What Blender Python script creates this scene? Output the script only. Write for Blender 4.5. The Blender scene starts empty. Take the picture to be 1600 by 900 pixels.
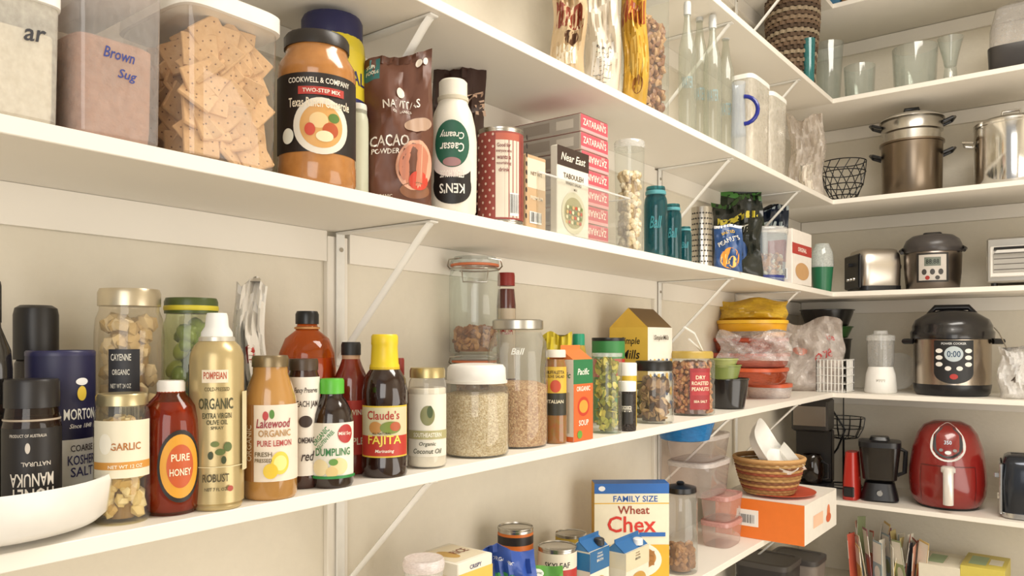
import bpy, math, random
from math import sin, cos, pi, sqrt, atan2, radians as R
from mathutils import Vector, Matrix, Euler
random.seed(7)
sc=bpy.context.scene; COL=sc.collection
F=1197.; HZ=530.; TH=atan2(930,1197); Z0=1.45
FW=(cos(TH),sin(TH)); RT=(sin(TH),-cos(TH))
YF,YW,XF,XW=.81,1.06,3.0,3.4
LV={'A':.177,'B':-.2,'C':-.6,'D':.522,'E':.9,'F':1.255,'G':-.97}
def zs(l,s,x): return .2095-.0119*(x-.27) if (l=='A' and s=='L') else LV[l]
def lin(h):
    c=[int(h[i:i+2],16)/255 for i in (0,2,4)]
    return tuple(((x+.055)/1.055)**2.4 if x>.04045 else x/12.92 for x in c)+(1,)
MC={}
def M(h,ro=.45,me=0,bump=0,s=40,var=.06,c2=None,coat=0,vor=0):
    k=(h,ro,me,bump,s,var,c2,coat,vor)
    if k in MC: return MC[k]
    m=bpy.data.materials.new('mat_'+h); m.use_nodes=True; nt=m.node_tree; N=nt.nodes; Lk=nt.links.new
    p=N['Principled BSDF']; p.inputs['Roughness'].default_value=ro; p.inputs['Metallic'].default_value=me
    p.inputs['Coat Weight'].default_value=coat
    tc=N.new('ShaderNodeTexCoord')
    if vor:
        t=N.new('ShaderNodeTexVoronoi'); t.inputs['Scale'].default_value=s; fo=t.outputs['Color']; ho=t.outputs['Distance']
    else:
        t=N.new('ShaderNodeTexNoise'); t.inputs['Scale'].default_value=s; t.inputs['Detail'].default_value=4; fo=ho=t.outputs[0]
    Lk(tc.outputs['Object'],t.inputs['Vector'])
    mx=N.new('ShaderNodeMix'); mx.data_type='RGBA'; a=lin(h); mx.inputs[6].default_value=a
    mx.inputs[7].default_value=lin(c2) if c2 else tuple(x*(1-var*2) for x in a[:3])+(1,)
    if vor:
        sx=N.new('ShaderNodeSeparateColor'); Lk(fo,sx.inputs[0]); fo=sx.outputs[0]
    Lk(fo,mx.inputs[0]); Lk(mx.outputs[2],p.inputs['Base Color'])
    if bump:
        b=N.new('ShaderNodeBump'); b.inputs['Strength'].default_value=bump; b.inputs['Distance'].default_value=.004
        if vor: b.invert=True
        Lk(ho,b.inputs['Height']); Lk(b.outputs[0],p.inputs['Normal'])
    MC[k]=m; return m
def GL(h='fafcfa',haze=.04,bl=.2,ro=.03,dh='ffffff'):
    k=('g',h,haze,bl,ro,dh)
    if k in MC: return MC[k]
    m=bpy.data.materials.new('glass_'+h); m.use_nodes=True; nt=m.node_tree; N=nt.nodes; Lk=nt.links.new; N.clear()
    o=N.new('ShaderNodeOutputMaterial'); t=N.new('ShaderNodeBsdfTransparent'); t.inputs[0].default_value=lin(h)
    d=N.new('ShaderNodeBsdfDiffuse'); d.inputs[0].default_value=lin(dh); g=N.new('ShaderNodeBsdfGlossy'); g.inputs['Roughness'].default_value=ro
    nz=N.new('ShaderNodeTexNoise'); nz.inputs['Scale'].default_value=14; mr=N.new('ShaderNodeMapRange'); mr.inputs[3].default_value=haze*.6; mr.inputs[4].default_value=haze*1.4
    Lk(nz.outputs[0],mr.inputs[0])
    a=N.new('ShaderNodeMixShader'); Lk(mr.outputs[0],a.inputs[0]); Lk(t.outputs[0],a.inputs[1]); Lk(d.outputs[0],a.inputs[2])
    w=N.new('ShaderNodeLayerWeight'); w.inputs[0].default_value=.5
    pw=N.new('ShaderNodeMath'); pw.operation='POWER'; pw.inputs[1].default_value=3.5; Lk(w.outputs['Facing'],pw.inputs[0])
    ma=N.new('ShaderNodeMath'); ma.operation='MULTIPLY_ADD'; ma.inputs[1].default_value=.3+bl; ma.inputs[2].default_value=.05; Lk(pw.outputs[0],ma.inputs[0])
    b=N.new('ShaderNodeMixShader'); Lk(ma.outputs[0],b.inputs[0]); Lk(a.outputs[0],b.inputs[1]); Lk(g.outputs[0],b.inputs[2]); Lk(b.outputs[0],o.inputs[0])
    MC[k]=m; return m
TC={}
def glyph(s,bold=1,it=0):
    k=(s,bold,it)
    if k in TC: return TC[k]
    cu=bpy.data.curves.new('t','FONT'); cu.body=s; cu.resolution_u=2; cu.offset=.014*bold; cu.shear=it
    o=bpy.data.objects.new('t',cu); COL.objects.link(o)
    dg=bpy.context.evaluated_depsgraph_get(); me=bpy.data.meshes.new_from_object(o.evaluated_get(dg))
    v=[(a.co.x,a.co.y) for a in me.vertices]; f=[tuple(q.vertices) for q in me.polygons]
    bpy.data.objects.remove(o); bpy.data.meshes.remove(me); bpy.data.curves.remove(cu)
    x0=min(a for a,_ in v); x1=max(a for a,_ in v); y0=min(b for _,b in v); y1=max(b for _,b in v)
    TC[k]=([((a-(x0+x1)/2)/(y1-y0),(b-(y0+y1)/2)/(y1-y0)) for a,b in v],f,(x1-x0)/(y1-y0)); return TC[k]
import bmesh
def ico(sub):
    b=bmesh.new(); bmesh.ops.create_icosphere(b,subdivisions=sub,radius=1); v=[x.co.copy() for x in b.verts]; f=[tuple(q.index for q in p.verts) for p in b.faces]; b.free(); return v,f
ICO=ico(1); ICO2=ico(2)
def tag(o,label,cat,group=None,kind=None):
    o['label']=label; o['category']=cat
    if group: o['group']=group
    if kind: o['kind']=kind
class MB:
    def __init__(s): s.v=[];s.f=[];s.m=[];s.mats=[]
    def add(s,vs,fs,mat):
        if mat not in s.mats: s.mats.append(mat)
        i=s.mats.index(mat); n=len(s.v); s.v+=[tuple(v) for v in vs]; s.f+=[tuple(a+n for a in f) for f in fs]; s.m+=[i]*len(fs)
    def loft(s,rings,mat,cap=(1,1),closed=0):
        n=len(rings[0]); vs=[p for r in rings for p in r]; fs=[]; K=len(rings)
        for k in range(K if closed else K-1):
            k2=(k+1)%K
            for i in range(n): j=(i+1)%n; fs.append((k*n+i,k*n+j,k2*n+j,k2*n+i))
        if cap[0] and not closed: fs.append(tuple(range(n))[::-1])
        if cap[1] and not closed: fs.append(tuple(range((K-1)*n,K*n)))
        s.add(vs,fs,mat)
    def se(s,secs,mat,p=2,n=32,cap=(1,1),rib=0,c=(0,0,0)):
        rs=[]
        for q in secs:
            a,b,z=q[:3]; cx,cy=q[3:5] if len(q)>3 else (0,0); r=[]
            for i in range(n):
                t=2*pi*i/n+ (pi/n if p>2 else 0); C,S=cos(t),sin(t); k=1+(rib if i%2 else 0)
                r.append((c[0]+cx+a*k*math.copysign(abs(C)**(2/p),C),c[1]+cy+b*k*math.copysign(abs(S)**(2/p),S),c[2]+z))
            rs.append(r)
        s.loft(rs,mat,cap)
    def lathe(s,prof,mat,n=32,rib=0,c=(0,0,0)):
        cap=[0,0]; pr=list(prof)
        if pr[0][0]<1e-6: pr=pr[1:]; cap[0]=1
        if pr[-1][0]<1e-6: pr=pr[:-1]; cap[1]=1
        s.se([(r,r,z) for r,z in pr],mat,2,n,cap,rib,c)
    def rb(s,x0,x1,y0,y1,z0,z1,mat,e=.0015):
        def ring(i,z):
            a0,a1,b0,b1=x0+i,x1-i,y0+i,y1-i; return [(a0+e,b0,z),(a1-e,b0,z),(a1,b0+e,z),(a1,b1-e,z),(a1-e,b1,z),(a0+e,b1,z),(a0,b1-e,z),(a0,b0+e,z)]
        s.loft([ring(e,z0),ring(0,z0+e),ring(0,z1-e),ring(e,z1)],mat)
    def tube(s,pts,r,mat,n=6,closed=0,fl=None):
        P=[Vector(p) for p in pts]; K=len(P); rs=[]; pu=None
        for i,p in enumerate(P):
            a=P[(i-1)%K] if (closed or i>0) else p; b=P[(i+1)%K] if (closed or i<K-1) else p
            t=(b-a).normalized(); u=t.cross(Vector((0,0,1))) if pu is None else pu-t*pu.dot(t)
            if u.length<1e-4: u=t.cross(Vector((1,0,0)))
            u.normalize(); pu=u; w=t.cross(u); ry=fl or r
            rs.append([tuple(p+u*r*cos(2*pi*k/n)+w*ry*sin(2*pi*k/n)) for k in range(n)])
        s.loft(rs,mat,(1,1),closed)
    def ball(s,c,sz,mat,rot=None,hi=0):
        V,Fc=ICO2 if hi else ICO; m=Euler(rot).to_matrix() if rot else Matrix.Identity(3)
        s.add([Vector(c)+m@Vector((v.x*sz[0],v.y*sz[1],v.z*sz[2])) for v in V],Fc,mat)
    def labl(s,mp,W,H,els):
        for k,e in enumerate(els):
            o=.0003+.00016*k; ty=e[0]
            if ty=='r':
                _,u0,v0,u1,v1,h=e[:6]; nu=max(2,int(abs(u1-u0)*8)); nv=3
                s.add([mp(u0+(u1-u0)*i/nu,v0+(v1-v0)*j/nv,o) for j in range(nv+1) for i in range(nu+1)],[(j*(nu+1)+i,j*(nu+1)+i+1,(j+1)*(nu+1)+i+1,(j+1)*(nu+1)+i) for j in range(nv) for i in range(nu)],M(h))
            elif ty=='e':
                _,cu,cv,ru,rv,h=e[:6]; n=18; vs=[]
                for i in range(n+1):
                    a=pi*i/n; x=-cos(a)*ru; y=sin(a)*rv
                    vs+=[mp(cu+x,cv-y,o),mp(cu+x,cv+y,o)]
                s.add(vs,[(2*i,2*i+2,2*i+3,2*i+1) for i in range(n)],M(h))
            elif ty=='b':
                _,cu,cv,ru,rv=e[:5]; s.labl(lambda u,v,oo:mp(cu+ru*u,cv-rv+2*rv*v,oo+o),W*ru,H*rv*2,[('r',-1,0,1,1,'f4f4f0')]+[('r',-.9+.15*i,.12,-.9+.15*i+random.choice((.04,.08)),.95,'1c1c1c') for i in range(12)])
            elif ty=='t':
                _,st,cu,cv,hf,h=e[:6]; mw=e[6] if len(e)>6 else 1.8; rot=R(e[7]) if len(e)>7 else 0; it=e[8] if len(e)>8 else 0
                v,f,w=glyph(st,1,it); sz=hf*H; sx=min(sz,mw*W/2/w); C,S=cos(rot),sin(rot); vs=[]
                for a,b in v:
                    a*=sx;b*=sz; vs.append(mp(cu+(a*C-b*S)/(W/2),cv+(a*S+b*C)/H,o+.0001))
                s.add(vs,f,M(h))
    def build(s,name,parent=None,loc=None,rz=0,label=None,cat=None,group=None,kind=None):
        me=bpy.data.meshes.new(name); me.from_pydata(s.v,[],s.f)
        for m in s.mats: me.materials.append(m)
        me.polygons.foreach_set('material_index',s.m); me.shade_smooth(); me.set_sharp_from_angle(angle=R(40))
        o=bpy.data.objects.new(name,me); COL.objects.link(o); o.parent=parent
        if loc: o.location=loc; o.rotation_euler=(0,0,rz)
        if cat: tag(o,label,cat,group,kind)
        elif label: o['label']=label
        if kind and not cat: o['kind']=kind
        return o
def thing(name,label,cat,loc,rz=0,group=None):
    o=bpy.data.objects.new(name,None); o.empty_display_size=.05; COL.objects.link(o); o.location=loc; o.rotation_euler=(0,0,rz); tag(o,label,cat,group); return o
def ray(px): t=(px-800)/F; return (FW[0]+t*RT[0],FW[1]+t*RT[1])
def S(side,px,off):
    r=ray(px)
    if side=='L': d=(YF+off)/r[1]
    else: d=(XF+off)/r[0]
    return r[0]*d,r[1]*d,d
def face(x,y): return atan2(-y,-x)+pi/2
def sp(side,l,px0,px1,ytop,back,z=None):
    c=(px0+px1)/2; r=.03; cs=1/sqrt(1+((c-800)/F)**2)
    for _ in range(6): x,y,d=S(side,c,back+r); r=(px1-px0)/2*d*cs/F
    zz=zs(l,side,x) if z is None else z
    return x,y,zz+Z0+.0006,r,(HZ-ytop)*d/F-zz
def bs(side,l,px0,px1,ytop,back,dep,z=None):
    a=S(side,px0,back); b=S(side,px1,back); d=(a[2]+b[2])/2
    if side=='L': x,y,w,rz=(a[0]+b[0])/2,YF+back+dep/2,b[0]-a[0],0
    else: x,y,w,rz=XF+back+dep/2,(a[1]+b[1])/2,a[1]-b[1],-pi/2
    zz=zs(l,side,x) if z is None else z
    return x,y,zz+Z0+.0006,w,dep,(HZ-ytop)*d/F-zz,rz
def cyl(R_,z0,z1,hw): return lambda u,v,o:((R_+o)*sin(u*hw),-(R_+o)*cos(u*hw),z0+v*(z1-z0))
def bottle(name,label,cat,s,body,bm,caps=(),labs=(),tw=0,inner=None,group=None,rib=0,n=36):
    x,y,z,r,h=s; t=thing(name,label,cat,(x,y,z),face(x,y)+tw,group)
    b=MB(); b.lathe([(a*r,c*h) for a,c in body],bm,n); b.build('body',t)
    if inner:
        b=MB(); b.lathe([(a*r,c*h) for a,c in inner[0]],inner[1],n); b.build('contents',t)
    for c in caps:
        b=MB(); b.lathe([(a*r,q*h) for a,q in c[1]],c[2],48 if len(c)>3 else n,c[3] if len(c)>3 else 0); b.build(c[0],t)
    for q in labs:
        v0,v1,hw,rf,els=q; b=MB(); rr=rf*r; b.labl(cyl(rr,v0*h,v1*h,hw),2*hw*rr,(v1-v0)*h,els); b.build('label',t)
    return t
def lid(rf,z0,z1,e=.02): return [(0,z0),(rf,z0),(rf,z1-e),(rf-.05,z1),(0,z1)]
JAR=[(0,0),(.92,0),(1,.03),(1,.79),(.96,.86),(.86,.9),(.86,.94),(0,.94)]
def JIN(t): return [(0,.015),(.88,.015),(.95,.04),(.95,min(t,.79))]+([(.9,t)] if t>.79 else [])+[(0,t)]
def carton(name,label,cat,q,mat,front=(),side=(),top=(),tw=0,group=None,e=.0015,absrz=None):
    x,y,z,w,dp,h,rz=q; b=MB(); b.rb(-w/2,w/2,-dp/2,dp/2,0,h,mat,e)
    b.labl(lambda u,v,o:(u*w/2,-dp/2-o,v*h),w,h,front); b.labl(lambda u,v,o:(-w/2-o,-u*dp/2,v*h),dp,h,side)
    b.labl(lambda u,v,o:(u*w/2,(v-.5)*dp,h+o),w,dp,top)
    return b.build(name,None,(x,y,z),rz+tw if absrz is None else absrz,label,cat,group)
def pouch(name,label,cat,loc,w,h,t,rz,mat,els=(),seed=0,wr=.003,group=None,seal=None,flare=0.,nx=14,nz=18,slant=0):
    rn=random.Random(seed); ph=[rn.uniform(0,6) for _ in range(8)]
    def mp(u,v,o,sd=-1):
        uu=max(-1,min(1,u)); e=(1-abs(uu)**3)**.7
        th=t/2*e*(max(0,(1-v)*1.5)**.7 if v>.33 else 1.)*min(1,.55+v*5)
        k=wr*(sin(5*u+7*v+ph[0])+.6*sin(9*v-6*u+ph[1])+.4*sin(17*u+ph[2]+11*v)+.3*sin(23*v+13*u+ph[5]))*min(1,v*4)
        k2=wr*.5*sin(19*u*sd+21*v+ph[6])*e*min(1,v*4)
        return (u*w/2*(1+flare*v)+wr*.5*sin(9*v+ph[3]),sd*(th+.0012+o)+k+k2,v*h*(1+slant*u)+wr*sin(4*u+ph[4])*v)
    T=thing(name,label,cat,loc,rz,group); b=MB(); rs=[]
    for j in range(nz+1):
        v=j/nz; rs.append([mp(-1+2*i/nx,v,0) for i in range(nx+1)]+[mp(1-2*i/nx,v,0,1) for i in range(nx+1)])
    b.loft(rs,mat); b.build('body',T)
    if els: b=MB(); b.labl(mp,w,h,els); b.build('label',T)
    if seal:
        b=MB(); b.labl(mp,w,h,[('r',-1,.94,1,1.0,seal)]); b.build('top_seal',T)
    return T
def lumps(name,label,cat,loc,rz,R_,z0,z1,size,mats,n,asp=(1,1,.7),box=None,group=None,core=None,hi=0):
    b=MB(); cr=max(R_*.3,R_-size*1.25)
    if box: b.rb(-box[0]*.8,box[0]*.8,-box[1]*.6,box[1]*.6,z0+.001,z1-size*.5,core or mats[0])
    else: b.lathe([(0,z0+.001),(cr,z0+.001),(cr,z1-size*.6),(0,z1-size*.6)],core or mats[0],20)
    for i in range(n):
        topp=random.random()<.2; m=size*.95
        if box:
            x=random.uniform(-box[0]+m,box[0]-m); y=random.uniform(-box[1]+m,box[1]-m)
            if not topp:
                if random.random()<.6: y=-box[1]+m
                else: x=random.choice((-1,1))*(box[0]-m)
        else:
            a=random.uniform(-pi*.95,pi*.0-.15) if random.random()<.75 else random.uniform(0,2*pi); rr=(R_-m)*(sqrt(random.random()) if topp else 1); x,y=rr*cos(a),rr*sin(a)
        z=z1-size*.5*random.random() if topp else random.uniform(z0+m*.7,z1-.3*size)
        k=random.uniform(.8,1.)*size
        b.ball((x,y,z),(k*asp[0],k*asp[1],k*asp[2]),random.choice(mats),(random.uniform(0,6),random.uniform(0,6),random.uniform(0,6)),hi)
    return b.build(name,None,loc,rz,label,cat,group,'stuff')
def tub(name,label,cat,q,bm,lm,lh=.012,p=5,tp=.93,tw=0,group=None,labs=(),z=None,lo=1.03):
    x,y,z,w,dp,h,rz=q; t=thing(name,label,cat,(x,y,z),rz+tw,group); b=MB(); a,c=w/2,dp/2
    b.se([(a*tp*.94,c*tp*.94,0),(a*tp,c*tp,.006),(a,c,h-lh)],bm,p,40,(1,0)); b.build('body',t)
    if lm:
        b=MB(); b.se([(a*.99,c*.99,h-lh),(a*lo,c*lo,h-lh+.001),(a*lo,c*lo,h-.002),(a*lo*.97,c*lo*.97,h),(a*.85,c*.85,h),(a*.83,c*.83,h-.003)],lm,p,40); b.build('lid',t)
    if labs:
        b=MB(); b.labl(lambda u,v,o:(u*a*.9,-(c*(tp+(1-tp)*v))-.0005-o,v*(h-lh)),w*.9,h-lh,labs); b.build('label',t)
    return t
# ---------- colours
WH=M('f0eadf',.45,s=8,var=.02); WALL=M('e3dbca',.75,bump=.45,s=45,var=.03); WT=M('f4f2ec',.35); CLR=GL(); HZY=GL('f6f6f2',.28,.2,.12); BK=M('17171a',.3); STL=M('c4c0b8',.25,1,s=6); CHR=M('e4e2de',.12,1)
# ---------- setting
def struct(name,x0,x1,y0,y1,z0,z1,m):
    b=MB(); b.rb(x0,x1,y0,y1,z0,z1,m,.001); return b.build(name,kind='structure')
struct('wall_left',-1.5,XW+.1,YW,YW+.1,0,3.05,WALL); struct('wall_back',XW,XW+.1,-1.25,YW,0,3.05,WALL)
struct('wall_right',-1.5,XW+.1,-1.35,-1.25,0,3.05,WALL); struct('floor',-1.5,XW+.1,-1.35,YW+.1,-.1,0,M('cbbca2',.5,s=3,var=.06)); struct('ceiling',-1.5,XW+.1,-1.35,YW+.1,3.05,3.15,M('f4efe6',.8))
names={'F':'topmost','E':'second','D':'third','A':'fourth','B':'fifth','C':'sixth','G':'lowest'}
tn=1
for l in 'FEDABCG':
    za=zs(l,'L',-.9)+Z0; zb=zs(l,'L',XF)+Z0
    b=MB(); T=.018
    def ring(x,z): return [(x,YF,z-T+.001),(x,YF+.001,z-T),(x,YW-.001,z-T),(x,YW-.001,z),(x,YF+.001,z),(x,YF,z-.001)]
    b.loft([ring(-.9,za),ring(XF-.0005,zb)],WH); b.build('shelf',None,label='long white shelf board on the left wall, %s counted from the ceiling'%names[l],cat='shelf')
    b=MB(); z=LV[l]+Z0; b.rb(XF,XW-.001,-1.2,YW-.001,z-T,z,WH,.001); b.build('shelf',None,label='white shelf board across the back wall, %s counted from the ceiling'%names[l],cat='shelf')
    for x0,x1 in ((-.9,.835),(.885,2.03),(2.08,XW-.015)):
        b=MB(); zz0=zs(l,'L',x0)+Z0-T; zz1=zs(l,'L',x1)+Z0-T; y0=YW-.013
        b.loft([[(x,y0,q-.052),(x,YW,q-.052),(x,YW,q-.0005),(x,y0,q-.0005)] for x,q in ((x0,zz0),(x1,zz1))],WH); b.build('trim_%d'%tn,kind='structure'); tn+=1
    struct('trim_%d'%tn,XW-.013,XW,-1.2,YW-.014,z-T-.052,z-T-.0005,WH); tn+=1
lv=sorted([zs(l,'L',1)+Z0 for l in LV])
for xc in (.86,2.055):
    for i in range(len(lv)-1):
        struct('trim_%d'%tn,xc-.022,xc+.022,YW-.011,YW,lv[i]+.004,lv[i+1]-.024,WH); tn+=1
for l in 'FEDABC':
    for xi,xc in enumerate((.862,2.057,2.65)):
        z=zs(l,'L',xc)+Z0-.0185; t=thing('shelf_bracket','%s white metal bracket with diagonal brace under the %s left shelf'%(('nearest','middle','farthest')[xi],names[l]),'bracket',(xc,YW-.014,z))
        b=MB(); b.rb(-.009,.009,-.225,-.002,-.004,0,WT,.001); b.build('arm',t); b=MB(); b.rb(-.009,.009,-.003,0,-.23,0,WT,.001); b.build('wall_plate',t)
        b=MB(); b.tube([(0,-.215,-.004),(0,-.205,-.012),(0,-.012,-.205),(0,-.004,-.215)],.0085,WT,8,fl=.0035); b.build('brace',t)
        b=MB(); b.lathe([(.004,0),(.004,.002),(0,.002)],STL,10); o=b.build('screw',t); o.rotation_euler=(pi/2,0,0); o.location=(0,-.003,-.03)
# ================= SHELF A (left) =================
q=bs('L','A',-70,103,-40,.012,.2); tub('storage_container','milky white plastic canister at far left of the fourth shelf','container',q,GL('eae6de',.4,.15,.2,'f0ece2'),WT,.02,8,.97,labs=[('t','ar',.45,.72,.1,'33333a',.5,8,.3)])
x,y,z,w,dp,h,rz=q; b=MB(); b.se([(w*.45,dp*.45,.004),(w*.46,dp*.46,.02),(w*.465,dp*.465,h*.66)],M('efe8da',.95,bump=.4,s=60),8,40); b.build('flour',None,(x,y,z),0,'white flour filling the milky canister','flour',kind='stuff')
q=bs('L','A',118,262,-60,.01,.2); tub('storage_container','clear canister of brown sugar with handwriting beside the crackers','container',q,GL('f2ebe8',.15,.35,.06),WT,.02,8,.97,labs=[('t','Brown',-.1,.53,.07,'2a3c86',.75,0,.3),('t','Sug',.1,.41,.075,'2a3c86',.6,0,.3)])
x,y,z,w,dp,h,rz=q; b=MB(); b.se([(w*.42,dp*.42,.004),(w*.43,dp*.43,.02),(w*.44,dp*.44,h*.56),(w*.4,dp*.4,h*.585)],M('c29a80',.9,bump=.9,s=90,c2='9c7860'),8,40); b.build('brown_sugar',None,(x,y,z),0,'brown sugar filling the clear canister','sugar',kind='stuff')
q=bs('L','A',290,446,2,.008,.17); x,y,z,w,dp,h,rz=q
tub('storage_container','clear rounded canister with white rim full of square crackers','container',q,GL('fcfaf6',.06,.4,.05),M('f2eee6',.3),.022,6,.96,lo=1.05)
CM=M('dfbc90',.8,bump=.4,s=150,c2='c89c6c'); CE=M('b88858',.8); cb=MB(); cb.rb(-.02,.02,-.0026,.0026,-.02,.02,CM,.001)
for i in range(3):
    for j in range(3): cb.rb(-.0125+i*.0125-.0009,-.0125+i*.0125+.0009,-.0029,-.0018,-.0125+j*.0125-.0009,-.0125+j*.0125+.0009,M('7c5430'),.0002)
c0=cb.build('cracker',None,(0,0,0),0,'square seeded cracker heaped in the clear canister','cracker','crackers in the clear canister')
first=1; hm=h*.83
for ly in range(3):
    for i in range(6):
        for j in range(8):
            zz=.024+j*(hm-.03)/7.2
            if j==7 and (i in(0,5) or ly==2): continue
            c=c0 if first else c0.copy()
            if not first: COL.objects.link(c)
            first=0
            c.location=(x-w/2+.032+i*(w-.064)/5+random.uniform(-.002,.002),y-dp/2+.026+ly*.04+random.uniform(-.006,.01),z+zz+random.uniform(-.004,.004))
            c.rotation_euler=(random.uniform(-.5,.35),random.uniform(-.8,.8),random.uniform(-.45,.4)-.15)
bottle('sauce_jar','large jar of orange brown casserole sauce with black lid','jar',sp('L','A',433,557,63,.0),[(0,0),(.93,0),(1,.03),(1,.14),(.985,.16),(.985,.7),(1,.73),(.97,.8),(.8,.87),(.78,.92),(0,.92)],M('c08448',.18,c2='a06a34',s=90,coat=.6),
 [('lid',lid(.82,.91,1.0),M('2a2420',.35),.012)],[(.2,.7,1.45,.99,[('r',-1,0,1,1,'241c18'),('e',.05,.33,.5,.36,'e8e0d0'),('e',.05,.33,.38,.28,'d9a45e'),('e',0,.4,.16,.1,'e8c890'),('e',.2,.28,.14,.1,'b8542a'),('e',.1,.2,.15,.07,'f0e0b8'),('e',.26,.44,.1,.06,'5a7a30'),('e',-.15,.28,.09,.08,'c8401e'),('r',-.35,.72,.45,.82,'b8382c'),('t','TWO-STEP MIX',.05,.77,.05,'f4ead8',.7),('t','Texas Ranch Casserole',.02,.62,.12,'f4e6cc',1.1),('t','COOKWELL & COMPANY',.02,.9,.07,'f0e8d8',1.1),('e',-.55,.2,.12,.1,'f0f0e0')])],tw=.05)
bottle('spread_jar','tall yellow jar with navy lid behind the casserole sauce jar','jar',sp('L','A',466,572,33,.09),JAR,M('d8c430',.3),[('lid',lid(.9,.88,1.0),M('23244e',.35),.012)],[(.1,.8,1.3,1.003,[('r',-1,0,1,1,'dcc62e'),('r',-1,.5,1,.65,'2b2b60'),('t','NATURAL',0,.8,.1,'2b2b60')])])
bottle('glass_jar','small pale glass jar between the sauce jar and cocoa pouch','jar',sp('L','A',540,576,165,.07),JAR,M('c9cbb4',.25),[('lid',lid(.86,.9,1.0),M('e0ddd0',.35))])
x,y,z,r,h=sp('L','A',570,676,88,.012)
pouch('cocoa_powder_bag','brown upright pouch of cacao powder','bag',(x,y,z),2*r,h,.065,face(x,y)+.1,M('68402f',.4,bump=.15,s=15),[('r',-1,.84,-.55,.98,'2f6a66'),('t','SUPER',-.76,.93,.025,'e8e0c8',.35),('t','FOODS',-.76,.89,.025,'e8e0c8',.35),('t','NAVITAS',.05,.66,.055,'f0e8dc',1.1),('t','ORGANICS',.05,.61,.018,'f0e8dc',.6),('e',.05,.74,.12,.035,'e8dccb'),('t','CACAO',-.35,.42,.075,'f2ebe0',1.1),('t','POWDER',-.45,.35,.035,'f2ebe0',.8),('e',.5,.52,.42,.045,'b89880'),('e',.42,.26,.56,.16,'e0a88c'),('e',.42,.26,.48,.135,'c47e62'),('e',.55,.16,.3,.06,'c8402a'),('e',.45,.1,.45,.05,'8a5a3c'),('e',.6,.92,.1,.025,'e8dccb'),('e',.8,.92,.08,.025,'e8dccb'),('t','ORGANIC',-.5,.06,.02,'e8dccb',.6)],3,.0035,seal='55301f',slant=.055)
x,y,z,r,h=sp('L','A',676,758,94,.10)
pouch('coffee_bag','dark brown crinkled bag standing behind the dressing bottle','bag',(x,y,z),2*r,h,.06,face(x,y)-.15,M('3c2620',.3,bump=.2),[('t','RIPE',.72,.72,.09,'c8a890',.9,-80),('e',-.2,.5,.3,.12,'6a4636')],5,.005,seal='4a2c22')
bottle('dressing_bottle','white upended bottle of creamy dressing with dark label','bottle',sp('L','A',671,745,128,.0),[(0,0),(.9,0),(.97,.03),(1,.3),(1,.55),(.93,.66),(.8,.76),(.64,.82),(.6,.86),(.6,.985),(.52,1),(0,1)],M('efe8d8',.3),[('ring',[(.62,.84),(.66,.845),(.66,.87),(.62,.875)],M('cfc6b0'))],
 [(.06,.72,1.05,1.006,[('e',0,.2,.85,.2,'17120f'),('r',-.8,.16,.8,.42,'17120f'),('e',.02,.44,.85,.14,'e6d8d0'),('e',0,.66,.72,.26,'1f5a44'),('t',"KEN'S",0,.17,.11,'f4f0e4',1.0,180),('t','STEAK HOUSE',0,.33,.08,'f4f0e4',.95,180),('t','Caesar',0,.62,.1,'f4f0e4',.95,180,.2),('t','Creamy',0,.76,.1,'f4f0e4',.95,180,.2),('e',0,.46,.35,.05,'a07878')])],tw=-.05)
x=sp('L','A',746,818,207,.0); bottle('tin_can','red and white printed tin can next to the dressing bottle','can',x,[(0,0),(.97,0),(1,.01),(1,.03),(.985,.035),(.985,.955),(1,.96),(1,.985),(0,.985)],STL,[('rim',[(1,.97),(1.015,.975),(1.015,.995),(.97,1),(.95,.985)],STL)],
 [(.04,.95,1.5,.99,[('r',-1,0,1,1,'9c4a42'),('r',-.14,.02,.6,.98,'e0d4c2'),('r',-.14,.9,.6,.98,'b8604c'),('b',.42,.17,.15,.13),('t','Good for',.1,.84,.045,'7a2c28',.4),('t','everyone who',.1,.77,.045,'7a2c28',.45),('t','wants a',.1,.7,.045,'7a2c28',.4),('t','nourishing',.1,.63,.045,'7a2c28',.42),('t','drink',.1,.56,.045,'7a2c28',.3)]+[('e',-.3+.1*(i%2)-.2*(i//14),.05+.07*(i%14),.03,.016,'dcc0b0') for i in range(42)]+[('e',.78,.06+.1*i,.06,.03,'2f2420') for i in range(10)])])
# clear bin with mixes
q=bs('L','A',842,984,292,.004,.2); x,y,z,w,dp,h,rz=q
t=thing('storage_bin','clear open plastic bin holding boxed mixes','bin',(x,y,z)); b=MB()
for a in ((-w/2,w/2,-dp/2,-dp/2+.002),(-w/2,w/2,dp/2-.002,dp/2),(-w/2,-w/2+.002,-dp/2+.002,dp/2-.002),(w/2-.002,w/2,-dp/2+.002,dp/2-.002)): b.rb(a[0],a[1],a[2],a[3],0,h,GL('fcfcfa',.04,0.),.0005)
b.rb(-w/2,w/2,-dp/2,dp/2,0,.002,CLR,.0005); b.build('body',t)
b=MB(); b.tube([(-w/2,-dp/2,h),(w/2,-dp/2,h),(w/2,dp/2,h),(-w/2,dp/2,h)],.002,GL('f8f8f4',.5,.4),6,1); b.build('rim',t)
bx=S('L',908,.028); xr=S('L',950,.028)[0]; wz=xr-bx[0]; hb=(HZ-176)*bx[2]/F-zs('A','L',bx[0])-.003; nb=7; hh=hb/nb
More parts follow.
